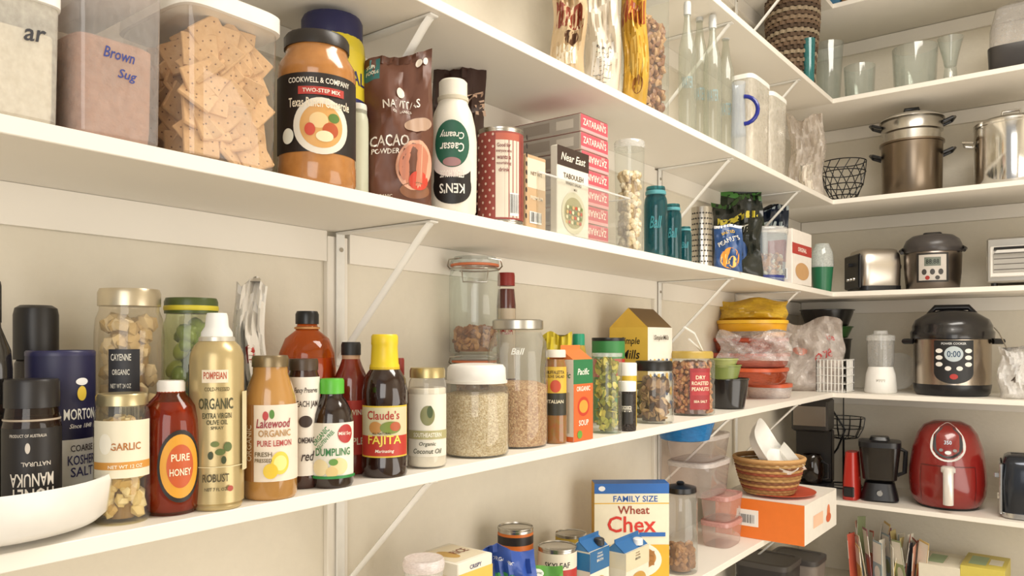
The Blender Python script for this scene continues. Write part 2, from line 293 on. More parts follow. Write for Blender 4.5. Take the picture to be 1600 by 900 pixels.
for i in range(nb):
    k=random.uniform(-.002,.002)
    carton('boxed_mix','red and pink rice mix box, %s in the stack'%('lowest;second from bottom;third from bottom;middle one;third from top;second from top;topmost'.split(';')[i]),'box',(bx[0]+wz/2+k,YF+.028+.085,z+.0025+i*hh,wz,.17,hh-.0006,0),M('d6c8b8',.5),
     [('r',-1,.04,1,.96,'cc5a66'),('r',-1,.04,1,.2,'eaa8a8'),('t',"ZATARAIN'S",0,.58,.4,'fbe9da',1.7,180 if i<5 else 0),('t','RICE',.55,.85,.12,'fbe9da',.6)],[('r',-.96,.05,.96,.95,'bcb2a6'),('r',-.7,.2,.1,.8,'a4988c'),('r',.3,.25,.8,.75,'e0d6c8')],top=[('r',-1,0,1,1,'d2737a')],group='rice mix boxes stacked in the clear bin')
q=bs('L','A',871,920,236,.012,.012,z=zs('A','L',1.5)+.003); carton('boxed_mix','tabouleh box with grain picture leaning at the front of the bin','box',(q[0]-.006,YF+.0165,q[2],q[3],.016,q[5],0),M('eee8da'),[('r',-1,.78,1,1,'3c2c24'),('t','Near East',0,.89,.09,'f2e8d8',1.6,0,.3),('t','TABOULEH',0,.68,.06,'5a4a38',1.3),('t','WHEAT SALAD',0,.6,.035,'5a4a38',1.2),('e',0,.27,.75,.24,'d8d4b8'),('e',0,.27,.6,.18,'a8a274')]+[('e',-.45+.17*(i%6),.16+.055*(i//6),.07,.02,('d8b070','6e8048','e8e0b8','c0503a')[(i*3)%4]) for i in range(24)]+[('t','MIX',0,.53,.03,'5a4a38',.5)])
q=bs('L','A',826,868,246,.004,.06); carton('spice_packet_box','tan packet box with brown print between tin can and tabouleh box','box',(q[0]-.012,q[1],q[2],q[3]*.72,.05,q[5],0),M('c8a882'),[('r',-.9,.55,.9,.95,'e6d8c0'),('t','NET WT',0,.75,.05,'5a3a24',1.2),('b',-.1,.15,.6,.08),('t','PREMIUM',0,.42,.05,'f2e6d0',1.4)],[('r',-.8,.1,.8,.9,'b08c66')])
s_=sp('L','A',960,1007,222,.0); bottle('tall_canister','tall clear square canister of pale nuts','canister',s_,[(0,0),(.85,0),(.9,.01),(1,.93),(1,.95)],CLR,[('lid',[(0,.93),(1.02,.93),(1.02,.985),(.95,1),(0,1)],HZY)])
lumps('pale_nuts','pale round nuts filling the tall clear canister','nuts',s_[:3],face(*s_[:2]),s_[3]*.88,.002,s_[4]*.7,.0095,[M('e6d0a8'),M('d8bd90'),M('f0e0c4')],130,(1,1,.9),core=M('a88c60'))
BG=GL('7fc0c8',.12,.35,.05,'3d8a92')
for a,lb in (((1006,1043,293,.0),'largest'),((1037,1065,320,.01),'middle sized'),((1060,1081,355,.01),'smallest')):
    s_=sp('L','A',a[0],a[1],a[2],a[3]); bottle('mason_jar',lb+' blue glass mason jar in the row beside the grater','jar',s_,[(0,0),(.9,0),(1,.04),(1,.74),(.95,.82),(.82,.87),(.82,.98),(.78,1),(.75,.97),(.76,.88),(.9,.8),(.93,.06),(0,.05)],BG,[('lid_ring',[(.82,.88),(.88,.89),(.88,.93),(.82,.94)],M('5aa0a8',.3))],[(.35,.6,.8,1.01,[('t','Ball',0,.5,.7,'3f8f98',1.3,0,.3)])],group='blue glass mason jars')
s_=sp('L','A',1080,1113,325,.0); x,y,z,r,h=s_; t=thing('grater','perforated steel drum grater beside the blue jars','grater',(x,y,z),face(x,y)); b=MB(); b.lathe([(r*.98,0),(r,.003),(r,h-.003),(r*.98,h),(r*.95,h),(r*.95,.001),(r*.98,0)],STL,36); b.build('body',t)
b=MB()
for i in range(9):
    for j in range(10): 
        a=-1.2+i*.3+(j%2)*.15; m=.0035; zz=.01+j*(h-.02)/9.5; rr=r+.0004; b.add([(rr*sin(a-m/r),-rr*cos(a-m/r),zz),(rr*sin(a),-rr*cos(a)-.0012,zz-m*.7),(rr*sin(a+m/r),-rr*cos(a+m/r),zz),(rr*sin(a),-rr*cos(a)-.0012,zz+m*.7)],[(0,1,2,3)],M('2f2c28'))
b.build('perforations',t)
for k,a in enumerate([(1066,1192,298,.13,'22301c','green and black chip bag lying at the back of the row of snacks'),(1112,1190,312,.075,'20241e','black snack bag with green top behind the peanut packet'),(1162,1232,325,.12,'1f2a3c','dark blue crinkled snack bag behind the clear bowl')]):
    x,y,z,r,h=sp('L','A',a[0],a[1],a[2],a[3]-.03); pouch('snack_bag',a[5],'bag',(x,y,z),2*r,h,.06,face(x,y)+(.1,-.1,.2)[k],M(a[4],.25,bump=.3,s=20),[('r',-.8,.72,.8,.8,('5f9a3a','c8b83a','d8e6ea')[k]),('t',('GRAIN FREE','SIETE','TORTILLA')[k],0,.6,.09,'f0ece0',1.4),('e',0,.35,.5,.14,('8aaa3c','2c4a7c','c8d0a0')[k])],11+k,.009,seal=('4c8a3a','30561f','b8c4c8')[k],slant=(-.04,.05,.06)[k])
x,y,z,r,h=sp('L','A',1116,1160,352,-.01); pouch('peanut_packet','blue and orange packet of snacks in front of the black bag','bag',(x,y,z),2*r,h,.03,face(x,y)+.1,M('2a4c80',.3),[('e',.1,.28,.7,.22,'e0922e'),('e',.3,.2,.3,.12,'f2c46a'),('e',-.3,.25,.25,.12,'f6d48a'),('t','PEANUTS',0,.66,.1,'f4f0e6',1.6,20),('t','SALTED',0,.83,.06,'f4c83a',1.2,10)],21,.003,seal='e8e8ea')
x,y,z,r,h=sp('L','A',1157,1231,358,.0); bottle('food_bowl','clear plastic tub with blue base and light lid holding snacks','container',(x,y,z,r,h),[(0,0),(.82,0),(.86,.04),(.98,.86),(.98,.9)],GL('eaf2f8',.22,.3,.1,'dce8f2'),[('base',[(0,0),(.84,0),(.88,.12),(.86,.12)],M('26327c',.3)),('lid',[(0,.88),(1,.88),(1.02,.9),(1.02,.97),(.96,1),(0,1)],HZY)])
lumps('snack_pieces','orange snack pieces inside the clear tub with blue base','snacks',(x,y,z),0,r*.82,.01,h*.5,.011,[M('c88a52'),M('dccaa8'),M('8c5c3c')],60)
q=bs('L','A',1238,1268,362,.0,.1); carton('cracker_box','white and red box at the end of the snack row','box',q,M('ece4da'),[('r',-1,.55,1,.75,'b43c34'),('t','ORIGINAL',0,.65,.08,'fff4e6',1.6),('e',0,.25,.7,.16,'c89c6a')],[('r',-.9,.05,.9,.95,'e8ded2'),('r',-.6,.4,.6,.8,'c87870'),('b',.2,.18,.5,.1)])
x,y,z,r,h=sp('L','A',1266,1303,380,.0); bottle('drinking_cup','green plastic cup with clear ribbed lid near the corner','cup',(x,y,z,r*.95,h),[(0,0),(.8,0),(1,.5),(1,.52)],M('2c6e4c',.3),[('lid',[(1.03,.5),(1.03,.55),(.95,.8),(.6,.98),(0,1)],GL('e4efe8',.35,.3),.02)])
# ================= SHELF B (left) =================
x,y,z=.285,.915,Z0+LV['B']+.0006
t=thing('turntable','white round turntable tray at the left end of the fifth shelf','tray',(x,y,z)); b=MB(); b.lathe([(0,0),(.07,0),(.07,.006),(.11,.008),(.119,.016),(.124,.05),(.122,.056),(.115,.054),(.111,.02),(.106,.014),(0,.014)],M('f3f0ea',.3),64); b.build('tray',t)
b=MB(); b.lathe([(0,.0005),(.055,.0005),(.055,.004),(0,.004)],M('bdb8ac'),24); b.build('base',t)
zt=LV['B']+.015
bottle('honey_bottle','upended bottle of dark honey with black cap, black label on turntable','bottle',sp('L','B',2,98,593,.04,zt),[(0,0),(.93,0),(1,.02),(1,.66),(.96,.7),(.88,.8),(0,.8)],GL('8a6a58',.25,.35,.04,'3a241a'),[('cap',lid(.93,.8,1.0),M('201d1e',.35),.01),('band',[(.9,.7),(.97,.71),(.97,.72),(.9,.725)],M('b5a692',.3))],[(.04,.66,1.35,1.004,[('r',-1,0,1,1,'191413'),('t','MANUKA',.0,.42,.15,'e8e0d4',1.1,180),('t','HONEY',.0,.24,.17,'e8e0d4',1.1,180),('t','Australian',.0,.09,.1,'e8e0d4',1.1,180,.3),('t','PRODUCT OF AUSTRALIA',-.1,.92,.035,'cfc6ba',.9),('t','NATURAL',.1,.6,.05,'cfc6ba',.7,180),('e',-.1,.78,.06,.06,'cfc6ba')])],inner=([(0,.02),(.88,.02),(.94,.04),(.94,.6),(0,.6)],M('2a1610',.2)))
bottle('salt_canister','navy cylindrical canister of coarse salt on the turntable','canister',sp('L','B',40,150,548,.09,zt),[(0,0),(.98,0),(1,.01),(1,.98),(0,.98)],M('e9e6e0',.5),[('lid',[(0,.965),(1.02,.965),(1.02,.99),(.98,1),(.95,.99),(0,.985)],M('2a2a50',.35)),('spout',[(0,.985),(.2,.985),(.2,.993),(0,.993)],STL)],
 [(.02,.97,1.55,1.003,[('r',-1,.43,1,1,'202044'),('r',-1,0,1,.43,'e8e6e0'),('t','MORTON',.4,.6,.075,'f6f4ee',.7),('t','Since 1848',.4,.52,.03,'f6f4ee',.5,0,.3),('e',.4,.74,.1,.05,'e8c84a'),('e',.4,.82,.13,.025,'f4f4f4'),('t','COARSE',.42,.37,.045,'4a4448',.5),('t','KOSHER',.42,.29,.065,'3a3a6a',.6),('t','SALT',.42,.21,.065,'3a3a6a',.5),('t','DOES NOT SUPPLY IODIDE',.45,.11,.022,'4a4448',.5),('t','A NECESSARY NUTRIENT',.45,.075,.022,'4a4448',.5)])])
bottle('pepper_grinder','bottle with wide black cap behind the salt canister','bottle',sp('L','B',20,93,478,.15,zt),[(0,0),(.9,0),(.95,.02),(.95,.7),(.85,.72),(0,.72)],M('2b2422',.15),[('cap',[(0,.72),(1,.72),(1,.95),(.93,.985),(.7,1),(0,1)],M('1c1a1b',.4))])
bottle('oil_bottle','tall slim black bottle at the very left edge','bottle',sp('L','B',-42,21,440,.11,zt),[(0,0),(.95,0),(1,.02),(1,.62),(.9,.7),(.4,.8),(.36,.84),(0,.84)],M('1f1c1a',.15,coat=.6),[('cap',lid(.42,.82,1.0),BK)])
s_=sp('L','B',147,258,453,.1); bottle('condiment_jar','large jar of pale chunks with gold lid and black barcode label','jar',s_,JAR,GL('fcf6ea',.06,.3),[('lid',lid(.9,.92,1.0,.02),M('d6cab0',.3,.8),.008)],[(.2,.72,.8,1.005,[('r',-.75,0,.35,1,'26262c'),('b',.0,.28,.33,.24),('t','CAYENNE',-.3,.93,.06,'e8e4d8',.7),('t','ORGANIC',-.3,.8,.05,'e8e4d8',.6),('t','NET WT 24 OZ',-.3,.68,.04,'e8e4d8',.7),('e',-.55,.3,.1,.06,'e8e4d8')])])
lumps('pickled_chunks','pale chunks packed in the large gold lidded jar','pickles',s_[:3],face(*s_[:2]),s_[3]*.96,.004,s_[4]*.85,.013,[M('dcc89c',.4),M('cdb480',.4),M('e8d8b4',.4)],110,(1,.8,.7),core=M('b89a60'))
s_=sp('L','B',253,345,467,.11); bottle('pickle_jar','jar of green pickles with dark and yellow lid','jar',s_,JAR,GL('eef4d8',.06,.3),[('lid',lid(.92,.92,1.0),M('4c5a2c',.35),.01),('lid_band',[(.93,.935),(.95,.94),(.95,.955),(.93,.96)],M('d8c83a'))],[(.3,.66,1.0,1.005,[('r',-.1,0,1,1,'2b2a20'),('t','KOSHER',.4,.3,.16,'e8e0b8',.7),('b',.45,.7,.25,.16)])])
lumps('pickles','whole green pickles packed upright in the jar','pickles',s_[:3],face(*s_[:2]),s_[3]*.95,.004,s_[4]*.84,.015,[M('8f9a38',.3,c2='6c7c24'),M('7c8a2c',.3),M('a4a84c',.3)],40,(1.2,.8,.8),core=M('59641e'),hi=1)
s_=sp('L','B',146,236,615,.02); bottle('garlic_jar','squat jar of pickled garlic with gold lid','jar',s_,JAR,GL('faf6e4',.04,.3),[('lid',lid(.92,.91,1.0,.02),M('cdbf96',.3,.8),.01)],[(.36,.8,1.2,1.006,[('r',-1,0,1,1,'efe6cc'),('r',-1,.15,1,.28,'d89a48'),('t','GARLIC',.1,.55,.13,'b06a20',.9),('e',-.5,.6,.2,.18,'f8f2e0'),('t','NET WT 12 OZ',.1,.2,.06,'fff4dc',1.1)])])
lumps('garlic_cloves','garlic cloves packed in the squat jar','garlic',s_[:3],face(*s_[:2]),s_[3]*.96,.003,s_[4]*.78,.0105,[M('e0ca98',.4),M('cfae6c',.4),M('ecdcb8',.4)],110,(1,.7,.7),core=M('8c6c38'))
bottle('syrup_jug','squat amber honey jar with white lid and orange oval label','bottle',sp('L','B',219,316,595,.015),[(0,0),(.8,0),(.93,.05),(1,.2),(1,.55),(.96,.7),(.84,.81),(.5,.89),(.46,.92),(0,.92)],GL('d07434',.15,.4,.04,'a04c18'),[('cap',lid(.46,.91,1.0,.02),M('f0ebe4',.4),.015)],[(.1,.64,1.0,1.006,[('e',.2,.5,.75,.5,'1f1712'),('e',.2,.5,.66,.44,'e0a030'),('e',.2,.5,.45,.3,'c85a28'),('t','PURE',.2,.62,.1,'fff0d0',.6),('t','HONEY',.2,.42,.1,'fff0d0',.7)])],inner=([(0,.02),(.76,.02),(.88,.06),(.95,.2),(.95,.55),(.9,.69),(.76,.79),(.5,.84),(0,.84)],M('bc6428',.15,c2='96481a',s=10)),tw=.1)
bottle('oil_spray_bottle','tall gold spray bottle of olive oil with white top','bottle',sp('L','B',296,382,490,.0),[(0,0),(.9,0),(.94,.015),(.9,.025),(1,.035),(1,.755),(.97,.79),(.85,.83),(.66,.855),(0,.855)],M('c4b080',.28,.4),[('collar',[(.6,.85),(.68,.855),(.66,.875),(.58,.88)],M('d9d4c6',.3,.5)),('spray_cap',[(0,.86),(.6,.86),(.58,.9),(.44,.93),(.4,.985),(.36,1),(0,1)],M('f0efea',.35))],
 [(.03,.84,1.5,1.004,[('r',-.42,.76,.22,.84,'f0e2c8'),('t','POMPEIAN',-.1,.805,.045,'b8502c',.55),('t','COLD-PRESSED',-.05,.72,.025,'6a6038',.6),('t','ORGANIC',-.08,.63,.07,'4a4a2c',.85),('t','EXTRA VIRGIN',-.05,.555,.035,'4a4a2c',.7),('t','OLIVE OIL',-.05,.515,.03,'4a4a2c',.5),('t','SPRAY',-.05,.48,.02,'4a4a2c',.3),('e',.2,.36,.1,.03,'5a6a34'),('e',.02,.33,.12,.02,'5a6a34'),('e',-.1,.38,.1,.018,'6f7c40'),('e',.1,.28,.06,.025,'3a4424'),('e',-.2,.31,.06,.025,'3a4424'),('r',-.9,.235,.9,.24,'e8dcb0'),('t','ROBUST',-.08,.17,.05,'4a4228',.6),('t','NET 7 FL OZ',-.08,.1,.02,'4a4228',.5),('e',.25,.1,.07,.018,'b04838'),('r',.6,.2,.9,.7,'ddd2aa')])],tw=.08)
x,y,z,r,h=sp('L','B',366,418,440,.13); pouch('flour_bag','crumpled white paper bag with red letters, folded top','bag',(x,y,z),2*r,h,.05,face(x,y)-.15,M('ece6dc',.7,bump=.3),[('t','RED',.1,.42,.08,'c04038',1.2,80),('t','B',.2,.62,.08,'c04038',.6),('r',-.7,.15,-.2,.8,'d4cec2')],31,.008,nx=18,nz=24)
bottle('juice_bottle','bottle of tan lemon juice with bronze lid','bottle',sp('L','B',380,465,556,.0),[(0,0),(.93,0),(1,.025),(1,.6),(.96,.7),(.8,.8),(.66,.87),(.64,.93),(0,.93)],M('be8e50',.15,coat=.7,c2='a6783c',s=12),[('lid',lid(.68,.92,1.0,.02),M('8a7a5e',.3,.7),.012)],[(.13,.66,1.5,1.004,[('r',-1,0,1,1,'f0e2d0'),('r',-1,0,-.45,1,'a87440'),('t','ORGANIC',-.6,.5,.09,'f2e2c8',.9,90),('e',-.15,.86,.07,.06,'c03c3c'),('e',.0,.88,.06,.06,'5a8a3c'),('t','Lakewood',.05,.76,.12,'9c3440',.85,0,.2),('t','ORGANIC',.08,.63,.09,'b48a54',.8),('t','PURE LEMON',.08,.5,.08,'b0403c',.85),('e',.2,.24,.22,.15,'ecd04e'),('e',.2,.24,.16,.1,'f6e890'),('e',-.03,.14,.17,.1,'e8c63a'),('t','FRESH',-.2,.36,.06,'6a5a3a',.4),('t','PRESSED',-.2,.28,.05,'6a5a3a',.4)])],tw=.05)
bottle('jam_jar','dark preserve jar with handwritten style label behind the lemon juice','jar',sp('L','B',448,500,561,.03),JAR,M('3a1c14',.15,coat=.5),[('lid',lid(.9,.91,1.0),M('4a3a2c',.35),.012)],[(.1,.86,1.35,1.006,[('r',-1,0,1,1,'eee8dc'),('t','Fancy Preserves',.15,.86,.07,'3a2a22',1.1,0,.3),('t','PEACH JAM',.15,.72,.08,'3a2a22',1.1),('e',.1,.55,.3,.06,'3a2a22'),('t','HOMEMADE',.15,.36,.06,'3a2a22',1),('t','red',.2,.2,.1,'3a2a22',.6,0,.3)])])
bottle('vinegar_bottle','wide round amber jug with black cap in the back row','bottle',sp('L','B',434,526,487,.1),[(0,0),(.92,0),(1,.03),(1,.64),(.95,.74),(.75,.83),(.4,.88),(.34,.92),(0,.92)],GL('e49a4c',.12,.4,.04,'b8682c'),[('cap',lid(.4,.92,1.0),BK,.012),('neck_ring',[(.34,.885),(.44,.89),(.44,.9),(.34,.905)],M('c88c50'))],inner=([(0,.02),(.88,.02),(.95,.05),(.95,.62),(.9,.71),(0,.71)],M('c87c38',.2,c2='a85c22',s=8)))
bottle('vinegar_bottle','red wine vinegar bottle with black cap and red label','bottle',sp('L','B',520,577,535,.06),[(0,0),(.92,0),(1,.03),(1,.62),(.9,.73),(.62,.82),(.5,.87),(0,.87)],M('7c2a1e',.12,coat=.8),[('cap',lid(.54,.9,1.0),M('1d1b1c'),.012),('neck',[(.5,.84),(.5,.905)],M('c8a080'))],[(.15,.56,1.2,1.006,[('r',-1,0,1,1,'c03a30'),('t','APPLE',.1,.25,.13,'f6e8d0',1.0),('t','RED WINE',.0,.78,.1,'f6e8d0',1.2),('t','25',-.5,.5,.1,'f6e8d0',.4)])])
bottle('sauce_bottle','small dark bottle of dumpling sauce with bright green cap','bottle',sp('L','B',484,553,592,.0),[(0,0),(.93,0),(1,.03),(1,.58),(.93,.68),(.72,.77),(.52,.83),(.5,.88),(0,.88)],M('24140f',.12,coat=.8),[('cap',lid(.56,.86,1.0,.02),M('5cb83c',.35),.015)],[(.09,.6,1.3,1.005,[('r',-1,0,1,1,'f0ede0'),('r',-1,.5,-.3,1,'e8e4d4'),('t','ORGANIC',-.4,.76,.1,'2e8a44',.8,48),('t','GLUTEN FREE',-.22,.7,.07,'2e8a44',.8,48),('e',.5,.8,.3,.17,'b83430'),('t','Mild Soy',.48,.8,.08,'fff2e0',.5),('t','DUMPLING',.05,.48,.14,'2a7a3c',1.25),('e',-.4,.2,.28,.15,'efe0b0'),('e',.25,.22,.3,.15,'ecd8a0'),('e',0,.12,.2,.1,'e2c888'),('e',.05,.3,.15,.06,'6a9a48'),('r',-1,0,1,.05,'2e8a44')])])
bottle('marinade_bottle','dark marinade bottle with tall yellow cap and FAJITA label','bottle',sp('L','B',565,637,523,.0),[(0,0),(.95,0),(1,.02),(1,.13),(.97,.14),(.97,.5),(1,.51),(1,.6),(.92,.68),(.7,.74),(.58,.77),(0,.77)],M('27120b',.12,coat=.8),[('cap',[(0,.75),(.64,.75),(.64,.78),(.6,.79),(.56,.92),(.58,.93),(.58,.985),(.52,1),(0,1)],M('e9cb2c',.35),.02),('seal_band',[(.64,.745),(.66,.75),(.66,.765),(.64,.77)],M('d4b424'))],[(.14,.5,1.35,.975,[('r',-1,0,1,1,'e6c542'),('r',-.94,.03,.94,.97,'d9d0a8'),('r',-.94,.03,.94,.42,'c0392b'),('t','Claude’s',-.05,.82,.17,'b03028',1.1),('t','FAJITA',0,.32,.22,'f7e05a',1.2),('t','Marinating',0,.12,.08,'f8f2e0',1.1,0,.2),('e',-.3,.58,.22,.12,'c89050'),('e',.2,.58,.35,.12,'7a8a3a'),('e',.35,.6,.18,.09,'b85a30'),('t','ALL NATURAL',-.1,.47,.04,'3a2a20',.9)])])
bottle('sauce_bottle','dark red bottle hidden behind the marinade bottle','bottle',sp('L','B',603,640,560,.07),[(0,0),(.95,0),(1,.03),(1,.65),(.6,.8),(.5,.85),(0,.85)],M('5a1a14',.15,coat=.6),[('cap',lid(.55,.84,1.0),M('8a2a22'),.012)])
bottle('coconut_oil_jar','small jar of white coconut oil with gold lid','jar',sp('L','B',638,698,575,.005),JAR,GL('faf8f2',.1,.3),[('lid',lid(.92,.9,1.0,.03),M('c0ae7c',.3,.7),.01)],[(.12,.74,1.25,1.005,[('r',-1,0,1,1,'ece6d6'),('e',0,.66,.3,.16,'8a8a5c'),('e',.1,.72,.12,.1,'4a5a34'),('r',-1,.28,1,.42,'b4ad7c'),('t','SOUTHEASTERN',0,.35,.07,'fbf6e6',1.2),('t','Organic',0,.2,.08,'4a4a34',1,0,.2),('t','Coconut Oil',0,.09,.08,'4a4a34',1.2,0,.2)])],inner=(JIN(.8),M('f0eadc',.5)))
s_=sp('L','B',694,795,568,.0); x,y,z,r,h=s_; bottle('flip_top_jar','wide glass jar of pale quinoa with white flip lid','jar',s_,[(0,0),(.94,0),(1,.03),(1,.68),(.96,.74),(.86,.79),(.86,.82)],GL('fafcfa',.05,.4),[('lid',[(0,.8),(.88,.8),(.92,.82),(.9,.95),(.82,.985),(.5,1),(0,1)],M('f2efe8',.35)),('lid_rim',[(.86,.78),(.96,.785),(.96,.815),(.86,.82)],M('e8e4da',.35))])
b=MB(); b.lathe([(0,.003),(r*.93,.003),(r*.97,.008),(r*.97,h*.66),(r*.7,h*.69),(0,h*.69)],M('bfa274',.85,bump=.7,s=420,c2='ecdab8',vor=1),40); b.build('quinoa',None,(x,y,z),0,'pale quinoa grains filling the flip top jar','grain',kind='stuff')
def clip(lb,s_):
    x,y,z,r,h=s_; t=bottle('clip_top_jar',lb,'jar',s_,[(0,0),(.95,0),(1,.02),(1,.8),(.93,.86),(.86,.88),(.86,.9)],GL('f6faf8',.07,.45),[('seal',[(.86,.895),(.95,.9),(.95,.92),(.86,.925)],M('d8784c')),('glass_lid',[(0,.92),(.92,.92),(.95,.93),(.95,.955),(.85,.97),(.82,.995),(0,.995)],GL('f0f4f2',.15,.3))])
    b=MB(); b.tube([(r*.95*cos(a),r*.95*sin(a),h*.87) for a in [i*pi/12 for i in range(24)]],.0015,STL,6,1)
    for sx in(-1,1): b.tube([(sx*r*.95,0,h*.87),(sx*r*1.06,-r*.2,h*.9),(sx*r*1.0,-r*.4,h*.96),(sx*r*.5,-r*.6,h*.975)],.0015,STL,5)
    b.tube([(-r*.5,-r*.97,h*.84),(-r*.45,-r*1.12,h*.72),(r*.45,-r*1.12,h*.72),(r*.5,-r*.97,h*.84)],.0015,STL,5); b.build('wire_bail',t)
s_=sp('L','B',704,778,553,.14); zj=LV['B']+s_[4]*.997+.001; clip('lower clip top jar with orange seal under the tall one',s_); x,y,z,r,h=s_
lumps('almonds','brown almonds in the lower clip top jar','nuts',(x,y,z),face(x,y),r*.95,.003,h*.7,.012,[M('9c6a40',.7),M('b07c4c',.7)],90,(1.2,.7,.5))
s_=sp('L','B',702,782,402,.139,zj); clip('tall clear clip top jar with wire bail, walnuts at its bottom',s_); x,y,z,r,h=s_
lumps('walnuts','brown walnut pieces at the bottom of the tall clip top jar','nuts',(x,y,z),face(x,y),r*.95,.003,h*.26,.011,[M('a06a40',.7),M('bc8854',.7),M('845430',.7)],90,(1,.8,.6))
bottle('sauce_bottle','slim dark red sauce bottle behind the clip top jar','bottle',sp('L','B',776,806,427,.16),[(0,0),(.95,0),(1,.03),(1,.8),(.85,.9),(0,.9)],M('5e2620',.15,coat=.5),[('cap',lid(.9,.92,1.0),M('93281f'))],[(.35,.78,1.2,1.01,[('r',-1,0,1,1,'c8b8a0'),('t','SALSA',.0,.7,.15,'a02a20',1.2)])])
s_=sp('L','B',762,856,500,.012); x,y,z,r,h=s_; bottle('mason_jar','tall mason jar of brown rice with silver screw lid','jar',s_,[(0,0),(.93,0),(1,.03),(1,.74),(.95,.82),(.8,.88),(.78,.9)],GL('f8faf8',.06,.45),[('screw_band',[(0,.92),(.8,.92),(.84,.925),(.84,.99),(.78,1),(.7,1),(.7,.995),(0,.995)],M('c8c5bc',.3,.9),.01)],[(.7,.8,.8,1.0,[('t','Ball',0,.5,.5,'e4e4dc',1,0,.3)])])
b=MB(); b.lathe([(0,.003),(r*.93,.003),(r*.97,.01),(r*.97,h*.48),(r*.6,h*.51),(0,h*.51)],M('aa784c',.85,bump=.7,s=330,c2='dab688',vor=1),40); b.build('brown_rice',None,(x,y,z),0,'brown rice half filling the tall mason jar','grain',kind='stuff')
bottle('olive_jar','slim jar of olive salad with white lid','jar',sp('L','B',850,886,547,.01),[(0,0),(.95,0),(1,.02),(1,.8),(.85,.87),(.82,.9),(0,.9)],M('7c7034',.15,coat=.6,c2='9c4c2c',s=120,var=.4),[('lid',lid(.88,.92,1.0,.015),M('e8e2d2',.4),.015)],[(.08,.82,1.15,1.01,[('r',-1,.3,1,1,'d6b23c'),('r',-1,.3,1,.62,'2c2a1c'),('t','MUFFALETTA',0,.92,.05,'3a1c14',1.4),('t','OLIVE SALAD',0,.86,.04,'3a1c14',1.4),('e',0,.72,.4,.09,'c04a2c'),('t','ITALIAN',0,.5,.05,'f0e6c8',1.2)])])
q=bs('L','B',896,926,562,.006,.06); x,y,z,w,dp,h,rz=q
oc=carton('soup_carton','orange and green gable top soup carton','carton',q,M('ece8da'),[('r',-1,.7,1,1,'2c7a4a'),('t','Pacific',0,.85,.08,'f6f4e8',1.2,0,.2),('r',-1,0,1,.7,'dc6a34'),('t','ORGANIC',0,.64,.06,'fff6e6',1.4),('e',0,.42,.6,.12,'c8402a'),('e',0,.42,.45,.08,'e8a040'),('t','SOUP',0,.22,.07,'fff6e6',1.0),('e',-.4,.08,.25,.05,'6aa040')],[('r',-1,0,1,1,'ebe6d6'),('r',-.7,.1,.7,.6,'c8c0a8'),('t','Organic',0,.8,.1,'2c7a4a',1.6,0,.2),('r',-1,0,1,.06,'dc6a34')])
b=MB(); b.add([(-w/2,-dp/2,0),(w/2,-dp/2,0),(w/2,dp/2,0),(-w/2,dp/2,0),(-w/2,0,.02),(w/2,0,.02),(-w/2,0,.028),(w/2,0,.028)],[(0,1,5,4),(2,3,4,5),(0,4,3),(1,2,5),(4,5,7,6)],M('dc7a3c')); g=b.build('gable_top',oc); g.location=(0,0,h)
x,y,z,r,h=sp('L','B',846,892,522,.1); pouch('pasta_bag','crinkled yellow bag behind the olive jar','bag',(x,y,z),2*r,h,.05,face(x,y),M('d8c43c',.3,bump=.3),[('t','PASTA',0,.6,.08,'7a2c1c',1.4)],41,.006)
bottle('capped_bottle','bottle with teal green cap behind the soup carton','bottle',sp('L','B',892,916,522,.1),[(0,0),(1,0),(1,.8),(.8,.88),(0,.88)],M('b89a3c',.3),[('cap',lid(.8,.88,1.0),M('1f9a74',.35),.012)])
bottle('tin_can','green and red can behind the dried leaf jar','can',sp('L','B',925,976,528,.1),[(0,0),(1,0),(1,.985),(0,.985)],STL,[('rim',[(1,.96),(1.02,.97),(1.02,1),(.95,1),(.94,.985)],M('3a3a3a',.3,.6))],[(.02,.96,1.5,1.005,[('r',-1,0,1,1,'3c8a4a'),('r',-1,.55,1,.78,'c03a30'),('t','TOMATO',.2,.66,.09,'fff4e0',.9)])])
s_=sp('L','B',925,972,552,.004); x,y,z,r,h=s_; bottle('storage_jar','clear jar of dried yellow green leaves','jar',s_,[(0,0),(.95,0),(1,.02),(1,.93),(.95,.95)],GL('fafcfa',.04,.35),[('lid',[(0,.955),(1.02,.955),(1.02,1),(0,1)],HZY)])
lumps('dried_leaves','yellow green dried leaves packed in the clear jar','leaves',(x,y,z),face(x,y),r*.99,.003,h*.9,.0135,[M('a8a440',.7),M('dccc60',.7),M('868c34',.7)],120,(1,.55,.12),core=M('6c6c28'))
s_=sp('L','B',965,995,567,.035); bottle('spice_jar','white lidded spice jar behind the peppercorn jar','jar',s_,[(0,0),(.95,0),(1,.02),(1,.8),(0,.8)],M('d8b83c',.4),[('lid',lid(1.0,.8,1.0,.02),WT,.015)])
s_=sp('L','B',966,994,596,.0); bottle('spice_jar','small jar of black peppercorns with white lid','jar',s_,[(0,0),(.95,0),(1,.02),(1,.8),(0,.8)],M('3a2e28',.4,bump=.6,s=300,vor=1,c2='1a1412'),[('lid',lid(1.0,.8,1.0,.02),WT,.015)],[(.15,.75,.7,1.01,[('r',-1,0,1,1,'2a2622'),('t','PEPPER',0,.5,.2,'e8e0d0',1.5)])])
s_=sp('L','B',990,1053,564,.004); x,y,z,r,h=s_; bottle('storage_jar','clear jar of dried mushrooms with black lid','jar',s_,[(0,0),(.93,0),(1,.03),(1,.75),(.92,.82),(.85,.84)],GL('fafcfa',.04,.35),[('lid',lid(.93,.84,1.0,.03),M('1d1b1a',.35))])
